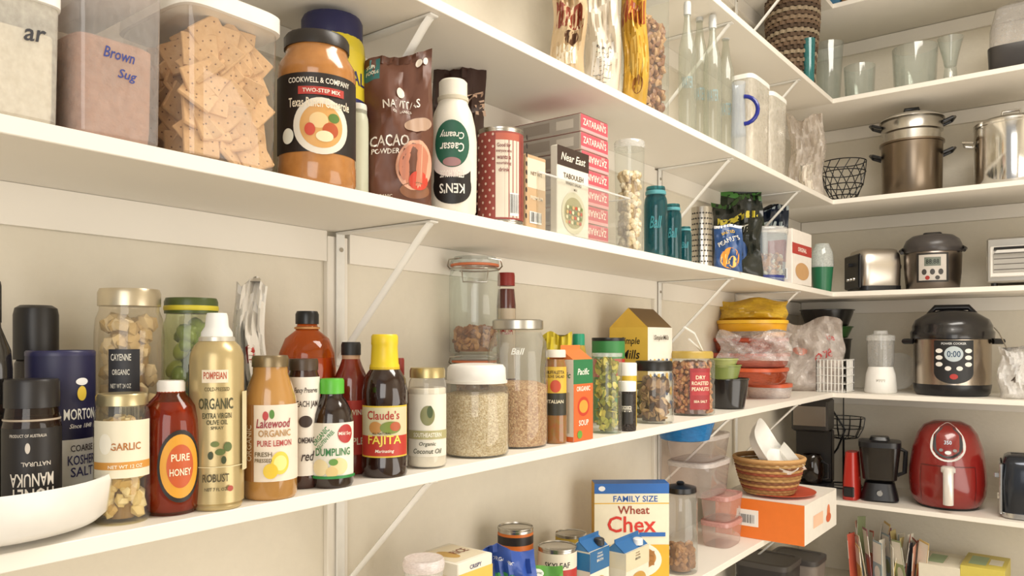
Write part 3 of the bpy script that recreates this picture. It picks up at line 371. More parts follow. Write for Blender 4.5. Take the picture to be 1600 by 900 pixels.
lumps('dried_mushrooms','sliced brown dried mushrooms in the black lidded jar','mushrooms',(x,y,z),face(x,y),r*.97,.003,h*.7,.015,[M('94704a',.7),M('bc9868',.7),M('6c4a2c',.7)],100,(1,.8,.14),core=M('4c3420'))
q=bs('L','B',1012,1050,512,.1,.11); x,y,z,w,dp,h,rz=q
o=carton('food_box','yellow and white cracker box with black and gold peaked open top','box',(x,y,z,w,dp,h,0),M('d8a840'),[('r',-1,0,1,1,'f3eee0')]+[('e',-.8+.32*i,.12+.16*(j),.1,.05,'33507c' if (i+j)%2 else 'e0b23a') for i in range(6) for j in range(4)]+[('t','Simple Mills',0,.88,.07,'4a3a28',1.5,0,.2)],[('r',-1,0,1,1,'f0c850'),('r',-1,0,1,.35,'f3eee0'),('t','Simple',.1,.84,.1,'2c241c',1.0,0,.2),('t','Mills',.1,.7,.1,'2c241c',1.0,0,.2)])
b=MB(); hz=.05; b.add([(-w/2,-dp/2,0),(w/2,-dp/2,0),(w/2,dp/2,0),(-w/2,dp/2,0),(-w*.5,0,hz),(w*.5,0,hz)],[(0,1,5,4)],M('6c5024')); b.add([(-w/2,-dp/2,0),(-w/2,dp/2,0),(-w*.5,0,hz)],[(0,2,1)],M('e8bc48')); b.add([(w/2,dp/2,0),(-w/2,dp/2,0),(-w*.5,0,hz),(w*.5,0,hz)],[(0,1,2,3)],M('c9a040')); g=b.build('peaked_top',o); g.location=(0,0,h)
s_=sp('L','B',1043,1117,549,.004); bottle('peanut_jar','plastic jar of dry roasted peanuts with tan lid','jar',s_,[(0,0),(.93,0),(1,.03),(1,.45),(.97,.5),(1,.55),(1,.84),(.9,.88),(.86,.9)],CLR,[('lid',lid(.92,.89,1.0,.03),M('b89c4c',.35),.012)],[(.1,.74,.75,1.01,[('r',-.2,0,1,1,'9c2c30'),('r',-.1,.35,.9,.9,'b03438'),('t','DRY',.4,.78,.09,'f8e8c8',.8),('t','ROASTED',.4,.64,.09,'f8e8c8',1),('t','PEANUTS',.4,.5,.09,'f8e8c8',1),('t','SEA SALT',.4,.2,.06,'f8e8c8',.8)])],tw=.1)
lumps('peanuts','roasted peanuts filling the tan lidded jar','peanuts',s_[:3],face(*s_[:2]),s_[3]*.94,.003,s_[4]*.82,.0085,[M('b87848',.5),M('9c5c38',.5),M('cc9460',.5)],280,(1.2,.75,.75),core=M('6c3c20'))
def nest(name,label,px0,px1,ytop,back,m,hf,zb,p=2,l='B',side='L',rim=None,cat='bowl'):
    x,y,z,r,_=sp(side,l,px0,px1,ytop,back,zb); t=thing(name,label,cat,(x,y,z),face(x,y)); b=MB()
    b.se([(r*.7,r*.7,0),(r*.8,r*.8,.003),(r*.97,r*.97,hf*.8),(r,r,hf),(r*.95,r*.95,hf),(r*.9,r*.9,hf*.8),(r*.74,r*.74,.006)],m,p,40); b.build('body',t)
    b=MB(); b.se([(r,r,hf-.003),(r*1.04,r*1.04,hf-.002),(r*1.04,r*1.04,hf+.001),(r,r,hf+.002)],rim or m,p,40,(0,0)); b.build('rim',t); return z-Z0+hf,t
nest('cooking_pot','black bowl shaped pot below the green bowls',1103,1170,580,.0,M('221f1e',.2,coat=.4),.085,LV['B'],cat='pot')
nest('mixing_bowl','olive green bowl stacked in the black pot',1106,1158,560,.01,M('7d8a4a',.3),.04,LV['B']+.085)
nest('mixing_bowl','light green bowl on top of the olive bowl',1109,1153,552,.013,M('a3ab6a',.3),.025,LV['B']+.118)
zc=LV['B']; OR=M('c85a34',.35); OG=GL('e0805c',.4,.2,.1,'c4603c')
for i,(a,b_,yt,lb,hc,body,lm,pp) in enumerate([(1168,1236,590,'shallow clear tub with orange lid at the bottom of the pile',.05,GL('f0dcd0',.35),OR,2.6),(1116,1228,560,'wide translucent orange tub, second in the pile',.055,OG,OR,2.6),(1112,1230,535,'pink tinted flat tub, third in the pile',.05,GL('e8a894',.5,.2,.1,'cc8070'),M('b85a48',.35),2.6),(1118,1228,512,'orange red tub under the yellow one',.05,OG,M('b04a30',.35),2.6),(1120,1230,483,'wide smooth yellow round container topping the orange tubs',.06,M('e8aa20',.3),M('f0bc34',.3),2)]):
    x,y,z,r,_=sp('L','B',a,b_,yt,.035,zc); tub('food_container',lb,'container',(x,y,z,2*r,2*r,hc-.001,0),body,lm,.013,pp,.94,group='pile of orange and yellow tubs'); zc+=hc
x,y,z,r,_=sp('L','B',1122,1232,450,.03,zc); pouch('plastic_bag','crumpled yellow plastic bag lying on the yellow container','bag',(x,y,z),1.9*r,.07,.13,face(x,y),GL('f0d46c',.65,.2,.12,'e4bc3c'),(),51,.008)
x,y,z,r,h=sp('L','B',1204,1316,502,.0); pouch('plastic_bag','crumpled translucent carrier bag with red print by the corner','bag',(x-.05,y-.02,z),2*r,h,.12,face(x,y)+.2,GL('f4ece6',.45,.35,.12,'f6ece4'),[('t','one',.3,.5,.12,'c04848',.5,10),('t','ice',.6,.72,.08,'c04848',.4),('e',-.3,.6,.2,.06,'d89888')],52,.018,nx=28,nz=30)
x,y,z,r,h=sp('L','B',1112,1225,515,.005,LV['B']+.1); pouch('plastic_bag','clear crinkled bag draped over the orange tubs','bag',(x,y-.02,z+.03),2*r,.09,.03,face(x,y)-.1,GL('f8f2ee',.25,.35,.1),(),53,.012,nx=22,nz=22)
x,y,_=S('L',1090,.03); t=thing('wire_hanger','white bent plastic clip resting on the jars','hanger',(x,y,Z0+.0)); b=MB(); b.tube([(-.08,0,.03),(-.02,0,.015),(.03,0,-.03),(.06,0,-.045),(.02,.01,-.02),(-.03,.01,.0)],.003,WT,6); b.build('wire',t)
q=bs('B','B',1276,1322,562,.01,.11); x,y,z,w,dp,h,rz=q; t=thing('plastic_basket','small white slotted plastic basket in the corner','basket',(x,y,z),rz); b=MB()
for k in range(5): 
    zz=.004+k*(h-.006)/4; b.tube([(-w/2,-dp/2,zz),(w/2,-dp/2,zz),(w/2,dp/2,zz),(-w/2,dp/2,zz)],.003,WT,6,1)
for i in range(9):
    for sy in(-1,1): b.tube([(-w/2+w*i/8,sy*dp/2,0),(-w/2+w*i/8,sy*dp/2,h)],.002,WT,5)
for i in range(7):
    for sx in(-1,1): b.tube([(sx*w/2,-dp/2+dp*i/6,0),(sx*w/2,-dp/2+dp*i/6,h)],.002,WT,5)
b.rb(-w/2,w/2,-dp/2,dp/2,0,.004,WT); b.build('body',t)
# ================= SHELF C (left) =================
q=bs('L','C',938,1055,755,.09,.06); x,y,z,w,dp,h,rz=q
d0=x*FW[0]+y*FW[1]
carton('cereal_box','blue and yellow family size wheat cereal box','box',(x,y,z,118*d0/F*.98,.05,h,0),M('e8b838'),[('r',-1,0,1,1,'f3ead0'),('r',-1,.9,1,1,'2c6ab8'),('t','FAMILY SIZE',.1,.85,.06,'1f5aa8',1.4),('r',-1,.8,1,.81,'e8b838'),('e',-.8,.95,.09,.025,'f4f4f4'),('t','Wheat',.05,.74,.08,'9c3a24',1.0),('t','Chex',.0,.6,.16,'d8382c',1.6),('r',-1,0,1,.4,'e9b437'),('e',.1,.25,.7,.18,'f6f0e0'),('e',.1,.27,.55,.12,'c08a48'),('r',.2,.48,.9,.52,'2c6ab8')]+[('r',-.3+.25*(i%4),.2+.05*(i//4),-.15+.25*(i%4),.24+.05*(i//4),'a8743a') for i in range(12)],[('r',-1,0,1,1,'d8a430')],top=[('r',-1,0,1,1,'2c6ab8')],absrz=face(x,y)+.18)
s_=sp('L','C',1036,1090,752,.02); x,y,z,r,h=s_; t=bottle('canister_jar','tall glass canister with black knobbed lid','jar',s_,[(0,0),(.95,0),(1,.02),(1,.8),(.92,.86),(.85,.88)],GL('f4f6f4',.08,.45),[('lid',[(0,.88),(.9,.88),(.95,.89),(.92,.94),(.5,.96),(.2,.965),(.25,.985),(.15,1),(0,1)],BK)])
lumps('cereal_pieces','brown pieces in the tall glass canister','cereal',(x,y,z),0,r*.95,.003,h*.3,.012,[M('9c6a3c'),M('b88450')],50)
for i,(a,b_,yt,bk,lb) in enumerate([(922,952,858,.03,'left of the pair, mostly blue'),(978,1014,858,.0,'right of the pair, mostly white')]):
    q=bs('L','C',a,b_,yt,bk,.055); x,y,z,w,dp,h,rz=q
    o=carton('broth_carton','white and blue broth carton, '+lb,'carton',q,M('eae3d0'),[('r',-1,.72,1,1,'dfd4b4' if i else '2f6a9c'),('t','ORGANIC',0,.95,.02,'7a5a34' if i else 'f4f0e0',1.2),('t','CHICKEN',0,.91,.025,'7a5a34' if i else 'f4f0e0',1.3),('t','BROTH',0,.86,.035,'2c2c2c' if i else 'f4f0e0',1.5),('e',0,.5,.7,.15,'c89a4c')],[('r',-1,0,1,1,'e8e2d0'),('r',-1,.75,1,.98,'2f7ab0' if not i else 'e4dcc4'),('r',-.6,.2,.6,.6,'c8c4b4')],top=[('r',-1,0,1,1,'e9e6da'),('r',-1,.3,1,.45,'3c7aa8')])
    b=MB(); b.loft([[(-w/2,yy,hz) ,(w/2,yy,hz),(w/2,yy+.002,hz),(-w/2,yy+.002,hz)] for yy,hz in ((-dp/2+.003,0),(-.001,.018),(-.001,.026))],M('2f6aa4')); b.loft([[(-w/2,yy,hz) ,(w/2,yy,hz),(w/2,yy+.002,hz),(-w/2,yy+.002,hz)] for yy,hz in ((dp/2-.005,0),(-.001,.02))],M('e8e4da')); b.add([(-w/2,-dp/2+.003,0),(-w/2,dp/2-.003,0),(-w/2,0,.018)],[(0,2,1)],M('4c86bc')); g=b.build('gable_top',o); g.location=(0,0,h)
    b=MB(); b.lathe([(0,0),(.011,0),(.011,.012),(.009,.014),(0,.014)],WT if i else M('2c2c2c'),20,.02); g=b.build('cap',o); g.location=(w*.2,-dp*.3,h+.004)
def can(px0,px1,yt,bk,lb,els,lev='C'):
    return bottle('tin_can',lb,'can',sp('L',lev,px0,px1,yt,bk),[(0,0),(.97,0),(1,.01),(1,.99),(.97,.985),(.93,.98),(0,.98)],STL,[('rim',[(1,.975),(1.02,.98),(1.02,.995),(.98,1),(.95,.985)],STL)],[(.03,.95,1.5,1.004,els)])
can(778,833,822,.13,'can with orange and black striped label',[('r',-1,0,1,1,'d8742c'),('r',-1,.88,1,.97,'241c1a'),('t','Quaker',0,.8,.06,'241c1a',.8),('r',-1,.4,1,.6,'f0e4c8')])
can(868,916,832,.14,'yellow green can behind the kale leaf can',[('r',-1,0,1,1,'c8a83c'),('t','BEANS',0,.8,.07,'3a4a1c',.9)])
can(841,901,852,.045,'can with dark red and white lettered label',[('r',-1,0,1,1,'b8322c'),('r',-1,.8,1,1,'e8e0cc'),('t','SKYLEAF',.0,.86,.07,'28201c',.9),('t','PUMPKIN',.0,.7,.05,'fff0dc',.9)])
x,y,z,r,h=sp('L','C',737,838,858,-.01); pouch('frozen_food_bag','dark blue crinkled plastic bag with white print','bag',(x,y,z),2*r,h,.06,face(x,y),M('3454a4',.3,bump=.3,s=25),[('t','ORGANIC',0,.9,.03,'f0f0f0',1.2),('r',-.6,.7,.6,.8,'3c8a4a')],61,.008)
x,y,z,r,h=sp('L','C',800,880,884,-.035); pouch('green_packet','green packet with white badge in front of the cans','bag',(x,y,z),2*r,h,.015,face(x,y),M('5a9c3c',.35),[('e',0,.93,.25,.04,'f0f0e8'),('t','ORGANIC',0,.93,.02,'2c6a2c',.4)],62,.002)
q=bs('L','C',712,766,872,.03,.09); carton('food_box','white and yellow carton at the front of the sixth shelf','box',(q[0],q[1],q[2],q[3],.1,q[5],0),M('ede7d8'),[('r',-1,.75,1,.92,'e2c05a'),('t','CRISPY',0,.95,.03,'3a3a6a',1)],[('r',-.8,.5,.8,.9,'e8d8b8')],top=[('r',-.9,.1,.9,.9,'e8dcc0'),('e',-.3,.5,.3,.25,'c8a050'),('t','RICE',.3,.5,.2,'8a4a2c',.8)])
x,y,z,r,h=sp('L','C',630,694,872,.01); bottle('plastic_bowl','clear plastic tub with pinkish lid at bottom edge of the photo','container',(x,y,z,r,h),[(0,0),(.8,0),(.95,.9),(.97,.93)],HZY,[('lid',[(0,.93),(1,.93),(1.03,.95),(1.03,.98),(.95,1),(.8,.99),(0,.99)],GL('f4e0da',.5,.2,.1))])
zc=LV['C']
for i,(a,b_,lb,hc,bk,lm) in enumerate([(1092,1163,'lowest clear tub with rose lid by the orange box',.075,.02,'d09c94'),(1092,1163,'clear tub with rose lid stacked second from the bottom',.075,.02,'d09c94'),(1040,1145,'large clear tub, third up in the clear stack',.1,.04,'e4dcd8'),(1036,1146,'wide clear tub with milky lid on top of the clear stack',.075,.04,'e8e0da')]):
    x,y,z,r,_=sp('L','C',a,b_,800,bk,zc); r=min(r,.098); y=min(y,YW-.03-r*.7); tub('food_container',lb,'container',(x,y,z,2*r,1.45*r,hc-.001,0),GL('f6f0ee',.18,.4,.08,'f0e8e4'),GL('f4e8e4',.7,.3,.15,lm),.014,4,.9,group='stack of clear tubs'); zc+=hc
nest('mixing_bowl','bright blue plastic bowl tilted on the clear tubs',1022,1118,670,.02,GL('6cb4e8',.6,.2,.1,'2e90d8'),.06,zc)
def weave(b,rf,h,rows,mats,amp=.003,tr=.003,n=96,c=(0,0,0)):
    for k in range(rows):
        v=(k+.5)/rows; r0=rf(v)
        b.tube([(c[0]+(r0+amp*sin(i*pi/2+pi/4+(k%2)*pi))*cos(2*pi*i/n),c[1]+(r0+amp*sin(i*pi/2+pi/4+(k%2)*pi))*sin(2*pi*i/n),c[2]+v*h) for i in range(n)],tr,mats[k%len(mats)],5,1,fl=h/rows*.5)
OW,OD,OH=.33,.27,.118; ox,oy=2.265+OW/2,.69+OD/2
carton('appliance_box','flat white and orange box jutting over the shelf end','box',(ox,oy,Z0+LV['C']+.0006,OW,OD,OH,0),M('f0eadf'),[('e',.45,.5,.1,.2,'e07c4c'),('r',-.5,.3,.1,.62,'f6c8a8'),('e',.45,.35,.16,.12,'d05c30')],[('r',-1,0,1,1,'ea7a2c'),('r',-.5,.3,.0,.72,'f6f0e6'),('b',-.25,.48,.2,.13)],top=[('r',-1,0,1,1,'f4eee4')],absrz=0)
zb=LV['C']+OH+.001
xx,yy=2.37,.83; r=.1
b=MB(); b.lathe([(0,0),(.07,0),(.108,.008),(.11,.01),(.07,.004),(0,.003)],M('d4563a',.3),40); b.build('plate',None,(xx+.03,yy-.02,Z0+zb+.001),0,'orange red plate lying on the appliance box','plate')
t=thing('woven_bowl','coiled wicker bowl with rust brown bands','basket',(xx,yy,Z0+zb+.007)); b=MB(); weave(b,lambda v:r*(.66+.38*v**.6),.105,12,[M('b48e58',.8),M('a47a48',.8),M('9a4e34',.8),M('bb8e56',.8),M('7c4e32',.8)],.0015,.004); b.lathe([(0,.001),(r*.6,.001),(r*.62,.006),(0,.006)],M('a87c48',.8),30); b.build('body',t); b=MB(); b.tube([(r*1.04*cos(i*pi/18),r*1.04*sin(i*pi/18),.107) for i in range(36)],.006,M('c49862',.8),8,1); b.build('rim',t)
for i,(dx,dy,dz,rt,sq,k,lb) in enumerate([(-.035,.02,.14,(1.1,-.35,.2),4,1.25,'large white square dish leaning at the left in the wicker bowl'),(.05,-.02,.09,(.5,.35,0),2,.85,'white bowl nested in the wicker bowl, right side'),(.015,-.045,.1,(.9,.1,.4),2,.85,'white bowl standing between the others in the wicker bowl'),(.045,.04,.12,(.7,.5,.6),2,.95,'white bowl behind the others in the wicker bowl'),(-.03,-.04,.085,(.4,-.4,.2),2.4,.8,'small white cup dish low at the front of the wicker bowl')]):
    b=MB(); b.se([(.03*k,.03*k,0),(.05*k,.05*k,.01),(.06*k,.06*k,.035),(.062*k,.062*k,.037),(.056*k,.056*k,.033),(.028*k,.028*k,.006)],WT,sq,36); o=b.build('dish',None,(xx+dx,yy+dy,Z0+zb+dz),0,lb,'dish'); o.rotation_euler=rt
# ================= SHELF D (left) =================
def on(px0,px1,yt,bk,l='D'): return sp('L',l,px0,px1,yt,bk)
for a,bk,col,lb,els in [((862,915),.02,'c8ae88','tan snack pouch at the left end of the third shelf',[('r',-.8,.4,.8,.6,'8a3c28'),('r',-.6,.1,.5,.25,'e8dcc4'),('e',.2,.32,.4,.06,'5a3c28')]),((912,968),.04,'ddd2c0','pale nutrition label pouch beside the tan pouch',[('r',-.6,.06,.6,.4,'f6f2ea'),('t','Nutrition Facts',0,.36,.025,'22201e',1.0)]+[('r',-.5,.32-.03*i,.5-.2*(i%3),.323-.03*i,'22201e') for i in range(8)]),((972,1012),.0,'c89e3c','yellow bag of chips on the edge of the third shelf',[('e',0,.3,.6,.14,'e8c468'),('r',-.9,.55,.9,.7,'9c4a28'),('e',.2,.12,.4,.06,'8a5a28')])]:
    x,y,z,r,h=sp('L','D',a[0],a[1],-60,bk); pouch('snack_bag',lb,'bag',(x,y,z),2*r,h,.07,face(x,y),M(col,.35,bump=.3,s=20),els,70+a[0],.008,nx=20,nz=28)
q=bs('L','D',1018,1058,-30,.0,.1); x,y,z,w,dp,h,rz=q; tub('storage_container','tall clear canister of brown nuts','container',(x,y,z,w,.07,h,0),CLR,WT,.02,8,.97); lumps('nuts','mixed brown nuts in the tall clear canister','nuts',(x,y,z),0,0,.006,h*.72,.011,[M('a0744c'),M('8a5c3c'),M('bd9468')],200,(1.2,.8,.8),box=(w*.46,.032),core=M('5c3c24'))
BT=[(0,0),(.92,0),(1,.02),(1,.56),(.93,.66),(.5,.78),(.36,.86),(.34,.93),(0,.93)]
for i,(a,b_,yt,bk) in enumerate([(1060,1088,4,.01),(1079,1107,12,.05),(1099,1128,25,.01),(1120,1148,42,.05)]):
    bottle('water_bottle','clear sparkling water bottle, %s in the row of four'%('first from the left;second from the left;third from the left;last on the right'.split(';')[i]),'bottle',on(a,b_,yt,bk),BT,GL('eef0ea',.16,.5,.05,'dcdcd2'),[('cap',lid(.42,.9,1.0),M('d4d6d4',.3),.015)],[(.32,.42,1.0,1.01,[('t','WATER',0,.5,.9,'8ca0a0',1.3)])],group='row of clear glass bottles')
x,y,z,r,h=on(1142,1166,130,.01); t=bottle('pitcher','small clear pitcher with deep blue handle','pitcher',(x,y,z,r,h),[(0,0),(.9,0),(1,.3),(.85,.9),(.95,1),(.9,1),(.8,.9),(.94,.3),(0,.03)],GL('f0f4f8',.15,.3))
b=MB(); b.tube([(r*.7+.038*sin(a),-r*.5,h*.62-.036*cos(a)*1.1) for a in [i*pi/10 for i in range(11)]],.006,M('1f2a86',.2),8); b.build('handle',t)
for a,b_,yt,bk,lb in [(1176,1206,124,.0,'tall milky plastic canister beside the pitcher'),(1208,1232,150,.0,'shorter milky plastic canister beside the tall one')]:
    q=bs('L','D',a,b_,yt,bk,.07); tub('storage_container',lb,'container',(q[0],q[1],q[2],q[3],.07,q[5],0),GL('f4f0e8',.35,.3,.12,'f0ebe0'),M('f0eee6',.4),.015,5,.92)
x,y,z,r,h=on(1232,1288,183,.02); pouch('plastic_bag','clear crinkled bag of packets near the shelf corner','bag',(x,y,z),2*r,h,.1,face(x,y),GL('f6f0ea',.35,.35,.1,'f0e8de'),[('r',-.3,.1,.4,.4,'d8d0c0')],81,.014,nx=24,nz=26)
x,y,_=S('B',1318,.09); z=LV['D']+Z0+.003; t=thing('wire_basket','round black wire basket in the corner of the third shelf','basket',(x,y,z)); b=MB()
for k,(rr,hz) in enumerate(((.03,0.003),(.05,.02),(.068,.06),(.078,.11),(.08,.15))): b.tube([(rr*cos(i*pi/12),rr*sin(i*pi/12),hz) for i in range(24)],.0022,BK,5,1)
for i in range(14):
    a=i*2*pi/14; b.tube([(q0*cos(a+.5*hh),q0*sin(a+.5*hh),zz) for q0,zz,hh in ((.03,.003,0),(.05,.02,.3),(.068,.06,.8),(.078,.11,1.4),(.08,.15,2))],.0018,BK,5)
b.build('wires',t)
# ================= SHELF E / F =================
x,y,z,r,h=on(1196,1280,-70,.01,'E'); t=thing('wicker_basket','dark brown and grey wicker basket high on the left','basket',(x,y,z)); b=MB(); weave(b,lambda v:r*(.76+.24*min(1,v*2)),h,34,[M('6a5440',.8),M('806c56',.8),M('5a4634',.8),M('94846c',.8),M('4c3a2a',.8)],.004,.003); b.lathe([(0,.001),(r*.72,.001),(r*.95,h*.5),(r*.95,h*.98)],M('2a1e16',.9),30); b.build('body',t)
b=MB(); b.tube([(r*1.04*cos(i*pi/18),r*1.04*sin(i*pi/18),h) for i in range(36)],.007,M('5c4834',.8),8,1); b.build('rim',t)
def tumbler(lb,s_,tp=.8,m=None,name='drinking_glass',cat='glass',prof=None):
    x,y,z,r,h=s_; t=MB(); pr=prof or [(0,0),(tp,0),(1,1),(.96,1),(tp*.95,.06),(0,.06)]; t.lathe([(a*r,c*h) for a,c in pr],m or GL('f2f5f2',.08,.5),32); return t.build(name,None,(x,y,z),0,lb,cat)
tumbler('teal glass tumbler beside the wicker basket',sp('L','E',1254,1274,62,.01),m=GL('5ab0b0',.4,.3,.05,'4ca0a0'))
tumbler('tall clear glass vase left of the back glasses',sp('B','E',1272,1318,70,.08),.75)
tumbler('clear straight tumbler, second glass along the back shelf',sp('B','E',1318,1368,105,.05),.9)
tumbler('wide clear glass bowl in the middle of the back shelf',sp('B','E',1393,1466,76,.04),.9)
tumbler('flared clear glass beside the wide bowl',sp('B','E',1464,1506,60,.08),prof=[(0,0),(.6,0),(.45,.4),(.6,.6),(1,1),(.96,1),(.55,.6),(.4,.42),(0,.1)])
q=bs('B','E',1540,1640,-10,.03,.22); x,y,z,w,dp,h,rz=q; t=thing('food_carrier','dark container with clear domed cover at right edge','container',(x,y,z),rz); b=MB(); b.se([(w*.44,dp*.45,0),(w*.48,dp*.48,.01),(w*.5,dp*.5,.08),(w*.5,dp*.5,.085)],M('3a3634',.3),6,40); b.build('base',t); b=MB(); b.se([(w*.48,dp*.48,.085),(w*.47,dp*.47,h*.6),(w*.38,dp*.4,h*.9),(w*.2,dp*.2,h)],GL('e8e4e0',.2,.5,.08),5,40,(0,1)); b.build('cover',t)
for i,(a,b_,c,lb) in enumerate([(1315,1395,'9c7448','brown wooden crate on the topmost back shelf'),(1400,1520,'8a6038','long wooden tray on the topmost back shelf')]):
    q=bs('B','F',a,b_,-70,.02,.2); carton('wooden_box',lb,'box',q,M(c,.6,s=10,var=.2),[('r',-1,.3,1,.32,'5c4028'),('r',-1,.64,1,.66,'5c4028')])
q=bs('B','F',1292,1312,-60,.01,.1); carton('storage_tin','blue box at the corner of the topmost shelf','box',q,M('4c7c9c'),[('r',-1,.2,1,.3,'e0e0d8')])
# ================= BACK SHELVES: appliances =================
s_=sp('B','D',1373,1476,215,.05); x,y,z,r,h=s_; hb=h
t=thing('steamer_pot','tall grey metal steamer pot with insert and domed lid','pot',(x,y,z),face(x,y)); b=MB(); b.lathe([(0,0),(r*.88,0),(r*.92,.006),(r*.95,hb*.86),(r*1.0,hb*.87),(r*1.0,hb*.9),(r*.9,hb*.9)],M('8a7c6c',.28,1,s=4),48); b.build('body',t)
hi=(HZ-190)*(x*FW[0]+y*FW[1])/F-LV['D']; b=MB(); b.lathe([(r*.88,hb*.88),(r*.88,hb*1.05),(r*.95,hb*1.07),(r*.95,hi*1.0),(r*.93,hi*1.01)],STL,48); b.build('steamer_insert',t)
b=MB(); b.lathe([(r*1.0,hi*1.0),(r*1.0,hi*1.01),(r*.85,hi*1.05),(r*.5,hi*1.09),(r*.12,hi*1.1),(0,hi*1.1)],CHR,48); b.build('lid',t)
b=MB(); b.tube([(-.025,0,hi*1.1),(-.022,0,hi*1.16),(.022,0,hi*1.16),(.025,0,hi*1.1)],.006,BK,8); b.build('lid_knob',t)
for sx in(-1,1):
    for nm,hz in(('handle',hb*.68),('insert_handle',hi*.93)):
        b=MB(); b.tube([(sx*r*.93,-.03,hz),(sx*(r+.022),-.028,hz+.012),(sx*(r+.03),0,hz+.018),(sx*(r+.022),.028,hz+.012),(sx*r*.93,.03,hz)],.006,BK,8); b.build(nm,t)
s_=sp('B','D',1520,1640,196,.05); x,y,z,r,h=s_; t=thing('stock_pot','shiny wide stock pot with steel lid at the right edge','pot',(x,y,z),face(x,y)); b=MB(); b.lathe([(0,0),(r*.96,0),(r,.008),(r,h*.96),(r*1.02,h*.97),(r*1.02,h),(r*.97,h)],CHR,48); b.build('body',t)
b=MB(); b.lathe([(r*1.01,h),(r*1.01,h+.006),(r*.8,h+.018),(r*.3,h+.028),(0,h+.028)],STL,48); b.build('lid',t)
b=MB(); b.tube([(-.03,0,h+.026),(-.025,0,h+.05),(.025,0,h+.05),(.03,0,h+.026)],.005,STL,8); b.build('lid_handle',t)
for sx in(-1,1): b=MB(); b.tube([(sx*r*.98,-.04,h*.75),(sx*(r+.03),-.035,h*.78),(sx*(r+.03),.035,h*.78),(sx*r*.98,.04,h*.75)],.005,STL,8); b.build('handle',t)
def toaster(name,lb,q,m,tw=0,trim=BK):
    x,y,z,w,dp,h,rz=q; t=thing(name,lb,'toaster',(x,y,z),rz+tw); b=MB(); b.se([(w*.47,dp*.45,.008),(w*.49,dp*.49,.02),(w*.5,dp*.5,h*.6),(w*.49,dp*.46,h*.85),(w*.45,dp*.38,h*.97),(w*.4,dp*.3,h)],m,5,44); b.build('body',t)
    b=MB(); b.se([(w*.47,dp*.46,0),(w*.5,dp*.5,.004),(w*.5,dp*.5,.02)],trim,5,44); b.build('base',t)
    for sy in(-1,1): b=MB(); b.rb(-w*.34,w*.34,sy*dp*.14-.008,sy*dp*.14+.008,h-.002,h+.001,BK,.0005); b.build('slot',t)
    b=MB(); b.rb(w*.5-.002,w*.5+.02,-.014,.014,h*.55,h*.65,trim); b.build('lever',t)
    b=MB(); b.rb(-w*.5-.006,-w*.5+.006,-dp*.42,dp*.42,.012,h*.88,trim,.004); b.build('end_panel',t)
    b=MB(); b.rb(-w*.5-.02,-w*.5-.004,-.012,.012,h*.6,h*.68,trim); b.build('lever',t)
    for k in (-1,0,1): b=MB(); b.lathe([(0,0),(.007,0),(.006,.005),(0,.005)],CHR,16); o=b.build('knob',t); o.location=(-w*.5-.006,k*.03,h*.3); o.rotation_euler=(0,-pi/2,0)
    return t
q=bs('B','A',1322,1392,388,.05,.17); toaster('toaster','brushed steel toaster with black ends by the corner',q,M('cfc8be',.3,1,s=5),.6)
q=bs('B','C',1560,1660,716,.03,.17); toaster('toaster','black and chrome toaster at the right edge by the red fryer',q,M('3a3e46',.15,.6),.1,M('d0d0d0',.2,1))
s_=sp('B','A',1410,1504,365,.05); x,y,z,r,h=s_; t=thing('rice_cooker','round steel and black rice cooker with control panel','cooker',(x,y,z),face(x,y)); b=MB(); b.lathe([(0,0),(r*.85,0),(r*.9,.008),(r*.96,h*.3),(r*.98,h*.62),(r*.95,h*.66)],M('8a8078',.3,1,s=5),48); b.build('body',t)
b=MB(); b.lathe([(r*.97,h*.65),(r*1.0,h*.67),(r*.99,h*.78),(r*.9,h*.88),(r*.7,h*.95),(r*.3,h*.985),(0,h*.985)],M('45403e',.3),48); b.build('lid',t)
b=MB(); b.rb(-.03,.03,-.02,.02,h*.975,h*1.01,BK,.004); b.build('lid_handle',t)
b=MB(); f_=cyl(r*.985,h*.12,h*.62,.55); b.labl(f_,1.1*r,h*.5,[('r',-1,0,1,1,'2b2826'),('r',-.85,.06,.85,.94,'c8c0b6'),('r',-.5,.55,.5,.85,'6c7468'),('t','88:88',0,.7,.16,'1f241e',.8),('e',-.5,.35,.15,.1,'403c38'),('e',0,.35,.15,.1,'403c38'),('e',.5,.35,.15,.1,'403c38'),('e',-.3,.15,.14,.07,'a03028'),('e',.3,.15,.14,.07,'403c38')]); b.build('control_panel',t)
for sx in (-1,1): b=MB(); b.tube([(sx*r*1.0,0,h*.74),(sx*r*1.08,-.02,h*.7),(sx*r*1.02,-.04,h*.66)],.006,BK,8); b.build('side_handle',t)
q=bs('B','A',1541,1690,368,.03,.25); x,y,z,w,dp,h,rz=q; t=thing('toaster_oven','steel toaster oven with glass door cut by the right edge','oven',(x,y,z),rz); b=MB(); b.rb(-w/2,w/2,-dp/2,dp/2,.012,h,M('c8c4bc',.3,.9),.006); b.build('body',t)
b=MB(); b.rb(-w*.46,w*.3,-dp/2-.006,-dp/2,.03,h*.82,M('e8e4dc',.3),.003); g=b.build('door',t); b=MB(); b.rb(-w*.42,w*.26,-dp/2-.009,-dp/2-.006,.045,h*.66,M('b0aca4',.1),.001)
for k in range(5): b.tube([(-w*.41,-dp/2-.0095,.055+k*.018),(w*.25,-dp/2-.0095,.055+k*.018)],.0012,M('5c5854',.3),4)
b.build('window',g)
b=MB(); b.tube([(-w*.4,-dp/2-.006,h*.75),(-w*.4,-dp/2-.03,h*.76),(w*.25,-dp/2-.03,h*.76),(w*.25,-dp/2-.006,h*.75)],.005,BK,8); b.build('handle',g)
